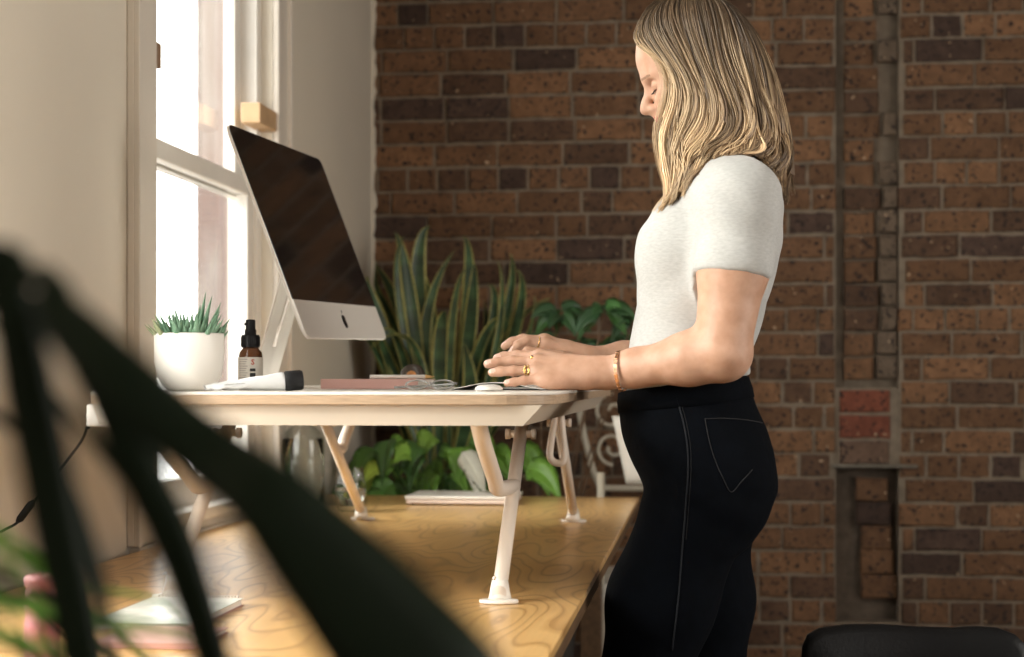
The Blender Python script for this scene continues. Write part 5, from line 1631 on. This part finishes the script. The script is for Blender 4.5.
# ------------------------------------------------------------------ hair: wavy locks from the parting to the shoulders
G = [
 [(676, -4), (652, 8), (638, 34), (641, 51), (660, 66), (669, 88), (667, 110), (660, 136), (662, 168), (667, 196), (662, 222)],
 [(682, -5), (660, 10), (647, 34), (658, 56), (676, 82), (682, 108), (674, 134), (672, 158), (680, 178), (676, 200), (668, 220)],
 [(688, -8), (674, 8), (668, 34), (682, 62), (696, 92), (700, 118), (692, 142), (684, 160), (690, 178), (688, 192), (678, 212)],
 [(693, -10), (690, 8), (692, 34), (702, 66), (714, 98), (720, 124), (716, 144), (708, 160), (702, 174), (698, 188), (692, 201)],
 [(698, -11), (708, 6), (716, 34), (724, 66), (736, 98), (744, 124), (744, 142), (738, 154), (731, 163), (726, 170), (722, 178)],
 [(702, -11), (724, 8), (738, 36), (746, 66), (754, 98), (762, 124), (766, 142), (765, 152), (762, 159), (758, 165), (756, 171)],
 [(705, -11), (734, 12), (754, 40), (764, 68), (771, 98), (777, 124), (780, 146), (778, 162), (776, 172), (774, 180), (770, 186)],
 [(706, -11), (738, 12), (760, 42), (771, 70), (779, 98), (783, 124), (785, 146), (786, 162), (787, 176), (788, 190), (789, 206)],
]
LAT = [
 [.004, .022, .040, .062, .072, .076, .080, .086, .094, .098, .098],
 [.004, .026, .050, .068, .080, .085, .090, .098, .108, .112, .112],
 [.004, .028, .055, .074, .086, .092, .098, .108, .120, .126, .126],
 [.004, .030, .058, .077, .089, .096, .104, .118, .132, .140, .142],
 [.004, .030, .058, .076, .088, .094, .102, .118, .134, .144, .148],
 [.004, .028, .054, .070, .080, .086, .092, .104, .120, .130, .136],
 [.004, .022, .040, .052, .060, .064, .068, .072, .076, .078, .080],
 [.000, .000, .000, .000, .000, .000, .000, .000, .000, .000, .000],
]
def guide_pts(i, side):
    out = []
    for (x, y), l in zip(G[i], LAT[i]):
        p = P(x, y, BY); out.append(Vector((p.x, BY - side * l, p.z)))
    return out
GP = {s: [guide_pts(i, s) for i in range(len(G))] for s in (1, -1)}
def surf(side, v, t):
    """point of the outer hair surface: v across guides 0..1, t root to tip 0..1"""
    def along(g):
        k = len(g); s = t * (k - 1); a = min(int(s), k - 2); f = s - a
        p0, p1, p2, p3 = g[max(a - 1, 0)], g[a], g[a + 1], g[min(a + 2, k - 1)]
        return .5 * ((2 * p1) + (p2 - p0) * f + (2 * p0 - 5 * p1 + 4 * p2 - p3) * f * f + (3 * p1 - p0 - 3 * p2 + p3) * f ** 3)
    n = len(G); s = max(0, min(1, v)) * (n - 1); a = min(int(s), n - 2); f = s - a
    gs = GP[side]
    q = [along(gs[max(a - 1, 0)]), along(gs[a]), along(gs[a + 1]), along(gs[min(a + 2, n - 1)])]
    return .5 * ((2 * q[1]) + (q[2] - q[0]) * f + (2 * q[0] - 5 * q[1] + 4 * q[2] - q[3]) * f * f + (3 * q[1] - q[0] - 3 * q[2] + q[3]) * f ** 3)
CB = bvh_of(V2, F2); SKB = bvh_of(V, Fq)
core = H3(-.10, .0)
def clear(p, d=.006):
    """keep a hair point outside shirt and skin"""
    for B in (CB, SKB):
        loc, nrm, idx_, dist = B.find_nearest(p)
        if loc is None: continue
        if (p - loc).dot(nrm) < d and dist < .06:
            p = loc + nrm * d
    return p
def clear_skin(p, d):
    loc, nrm, idx_, dist = SKB.find_nearest(p)
    if loc is not None and (p - loc).dot(nrm) < d and dist < .06: p = loc + nrm * d
    return p
def in_front(p, gap=.011):
    o = Vector((0, 0, CAM_Z)); r = p - o; L = r.length; r.normalize()
    for B in (CB, SKB):
        h = B.ray_cast(o, r)
        if h[0] is not None and h[3] - gap < L and L - h[3] < .20:
            L = h[3] - gap
    return o + r * L
GV, GT = 61, 49
SG = {}
for side in (1, -1):
    A = np.zeros((GV, GT, 3))
    for i in range(GV):
        for j in range(GT):
            v_ = i / (GV - 1); p_ = clear_skin(surf(side, v_, j / (GT - 1)), .004 + .010 * min(1, v_ * 7))
            A[i, j] = in_front(p_) if side == 1 else clear(p_, .010)
    for _ in range(12):
        B = A.copy()
        B[1:-1, -1] = .5 * A[1:-1, -1] + .25 * (A[2:, -1] + A[:-2, -1])
        B[1:-1, 1:-1] = .4 * A[1:-1, 1:-1] + .15 * (A[2:, 1:-1] + A[:-2, 1:-1] + A[1:-1, 2:] + A[1:-1, :-2])
        A = B
    for _ in range(26):
        B = A.copy()
        for j in range(int(GT * .55), GT):
            B[1:-1, j] = .5 * A[1:-1, j] + .25 * (A[2:, j] + A[:-2, j])
        A = B
    SG[side] = A
def hs_(side, v, t):
    A = SG[side]; x = max(0, min(1, v)) * (GV - 1); y = max(0, min(1, t)) * (GT - 1)
    i = min(int(x), GV - 2); j = min(int(y), GT - 2); fx, fy = x - i, y - j
    q = (A[i, j] * (1 - fx) + A[i + 1, j] * fx) * (1 - fy) + (A[i, j + 1] * (1 - fx) + A[i + 1, j + 1] * fx) * fy
    return Vector(q)
hv, hf, hc = [], [], []
def strand(pts, r, cols, n=4, flat=.5, lats=None):
    b = len(hv); k = len(pts)
    u = None
    for i in range(k):
        t = (pts[min(i + 1, k - 1)] - pts[max(i - 1, 0)]).normalized()
        if u is None: u = t.cross(Vector((0, 1, 0))).normalized()
        if lats is not None: u = lats[i]
        u = (u - t * u.dot(t)).normalized(); w = t.cross(u)
        s = i / (k - 1); rr = r * (1 - .75 * max(0, (s - .6) / .4) ** 1.5) * min(1, .5 + s * 4)
        for j in range(n):
            a = 2 * PI * j / n
            hv.append(pts[i] + u * (math.cos(a) * rr) + w * (math.sin(a) * rr * flat)); hc.append(cols[i])
    for i in range(k - 1):
        for j in range(n):
            hf.append((b + i * n + j, b + i * n + (j + 1) % n, b + (i + 1) * n + (j + 1) % n, b + (i + 1) * n + j))
def mixc(a, b, t): return tuple(x * (1 - t) + y * t for x, y in zip(a, b))
ROOT = (.075, .045, .024); MID = (.165, .098, .050); BLOND = (.80, .585, .35); DARK = (.085, .052, .028)
# under-volume so no gap shows between the locks
for side in (1, -1):
    NV, NT = 44, 40; b = len(hv)
    for layer, inset in ((0, .010), (1, .020)):
        for i in range(NV):
            for j in range(NT):
                t = j / (NT - 1) * (.86 if side == 1 else .78); v = i / (NV - 1) * (.985 if side == 1 else .95)
                p = hs_(side, v, t * (1 if v < .9 else .93)); c = core.lerp(Vector((p.x + .03, BY, p.z)), min(1, t * 1.6)); d = (c - p)
                p = p + d.normalized() * min(inset * .75, d.length * .8)
                hv.append(p); hc.append(mixc(DARK, MID, .35 * t))
    N1 = NV * NT
    for i in range(NV - 1):
        for j in range(NT - 1):
            a = b + i * NT + j
            hf.append((a, a + 1, a + NT + 1, a + NT)); hf.append((N1 + a, N1 + a + NT, N1 + a + NT + 1, N1 + a + 1))
random.seed(99)
NS = 26
for side, nclump in ((1, 190), (-1, 110)):
    for c in range(nclump):
        vc = (c + random.uniform(.1, .9)) / nclump
        ph = 5 * math.sin(vc * 9) + random.gauss(0, .7); amp = random.uniform(.25, 1.0); fq = random.uniform(1.5, 2.3)
        depth = random.choice([0, 0, .002, .005, .009])
        rootl = random.uniform(.0, .10)
        blond = min(1, max(0, random.gauss(.80 - .80 * vc, .32)))
        t_end = random.uniform(.90, 1.02)
        shade = random.uniform(.55, 1.25)
        nst = 22 if side == 1 else 10
        wid = random.uniform(.010, .022)
        for k in range(nst):
            dv = random.gauss(0, wid * .5); off = random.gauss(0, .0018)
            tt = t_end - abs(random.gauss(0, .03)); r = random.uniform(.0005, .0011)
            bl = min(1, max(0, blond + random.gauss(0, .20)))
            pts = []; cols = []; lats = []
            frizz = random.gauss(0, .0016); fph = random.uniform(0, 6)
            for i in range(NS):
                s = i / (NS - 1); t = rootl + (tt - rootl) * s
                # locks gather towards their tips
                conv = 1 - .45 * s
                wv = .013 * amp * math.sin(fq * 2 * PI * s + ph + .8 * math.sin(vc * 40)) * min(1, max(0, (s - .25) * 2.2)) * (1 - .55 * max(0, s - .7) / .3)
                v = vc + dv * conv
                p = hs_(side, v, t)
                if t > 1: p = p + (hs_(side, v, 1.0) - hs_(side, v, .95)) * ((t - 1) / .05)
                cc = core.lerp(Vector((p.x + .03, BY, p.z)), min(1, t * 1.6)); inn = (cc - p).normalized()
                tan = (hs_(side, v, min(1, t + .02)) - hs_(side, v, max(0, min(.96, t - .02)))).normalized()
                lat = tan.cross(inn).normalized()
                edge = 1 if .06 < v < .94 else .45
                p = p + lat * (wv * edge + frizz * math.sin(9 * s + fph)) + inn * (depth * min(1, s * 3) + off + .004 * amp * math.cos(fq * 2 * PI * s + ph) * min(1, s * 2))
                lats.append(lat)
                pts.append(p)
                g = min(1, max(0, (s - .16) * 2.0))
                base = mixc(ROOT, MID, g); q = mixc(base, BLOND, bl * min(1, max(.05, (s - .10) * 1.9)))
                cols.append(tuple(x * shade for x in q))
            strand(pts, r * 1.5, cols, lats=lats, flat=.4)
# loose flyaway hairs by the face, neck and back
for k in range(46):
    side = 1; v = random.choice([random.uniform(0, .08), random.uniform(0, .04), random.uniform(.90, 1)])
    pts = []; cols = []; out = random.uniform(.002, .012); ph = random.uniform(0, 6)
    for i in range(22):
        s = i / 21; t = .15 + s * .85
        p = surf(side, v, t); w = (-1 if v < .5 else 1)
        p = p + Vector((w * out * math.sin(PI * s) * (1 + .3 * math.sin(7 * s + ph)), .004 * math.sin(5 * s + ph), 0))
        pts.append(clear(p, .004)); cols.append(mixc(MID, BLOND, .7))
    strand(pts, .00035, cols, n=3, flat=1)
me = bpy.data.meshes.new('hair'); me.from_pydata([tuple(p) for p in hv], [], hf); me.update()
M_hair = mat('blonde_hair', (.4, .28, .14), .46, attr='tint', spec=.55, sheen=0)
M_hair.node_tree.nodes['Principled BSDF'].inputs['Anisotropic'].default_value = .3
hair = link('hair', me, M_hair, person, smooth=True)
set_colors(me, 'tint', hc)
hair['label'] = 'shoulder length wavy blonde hair with darker roots'
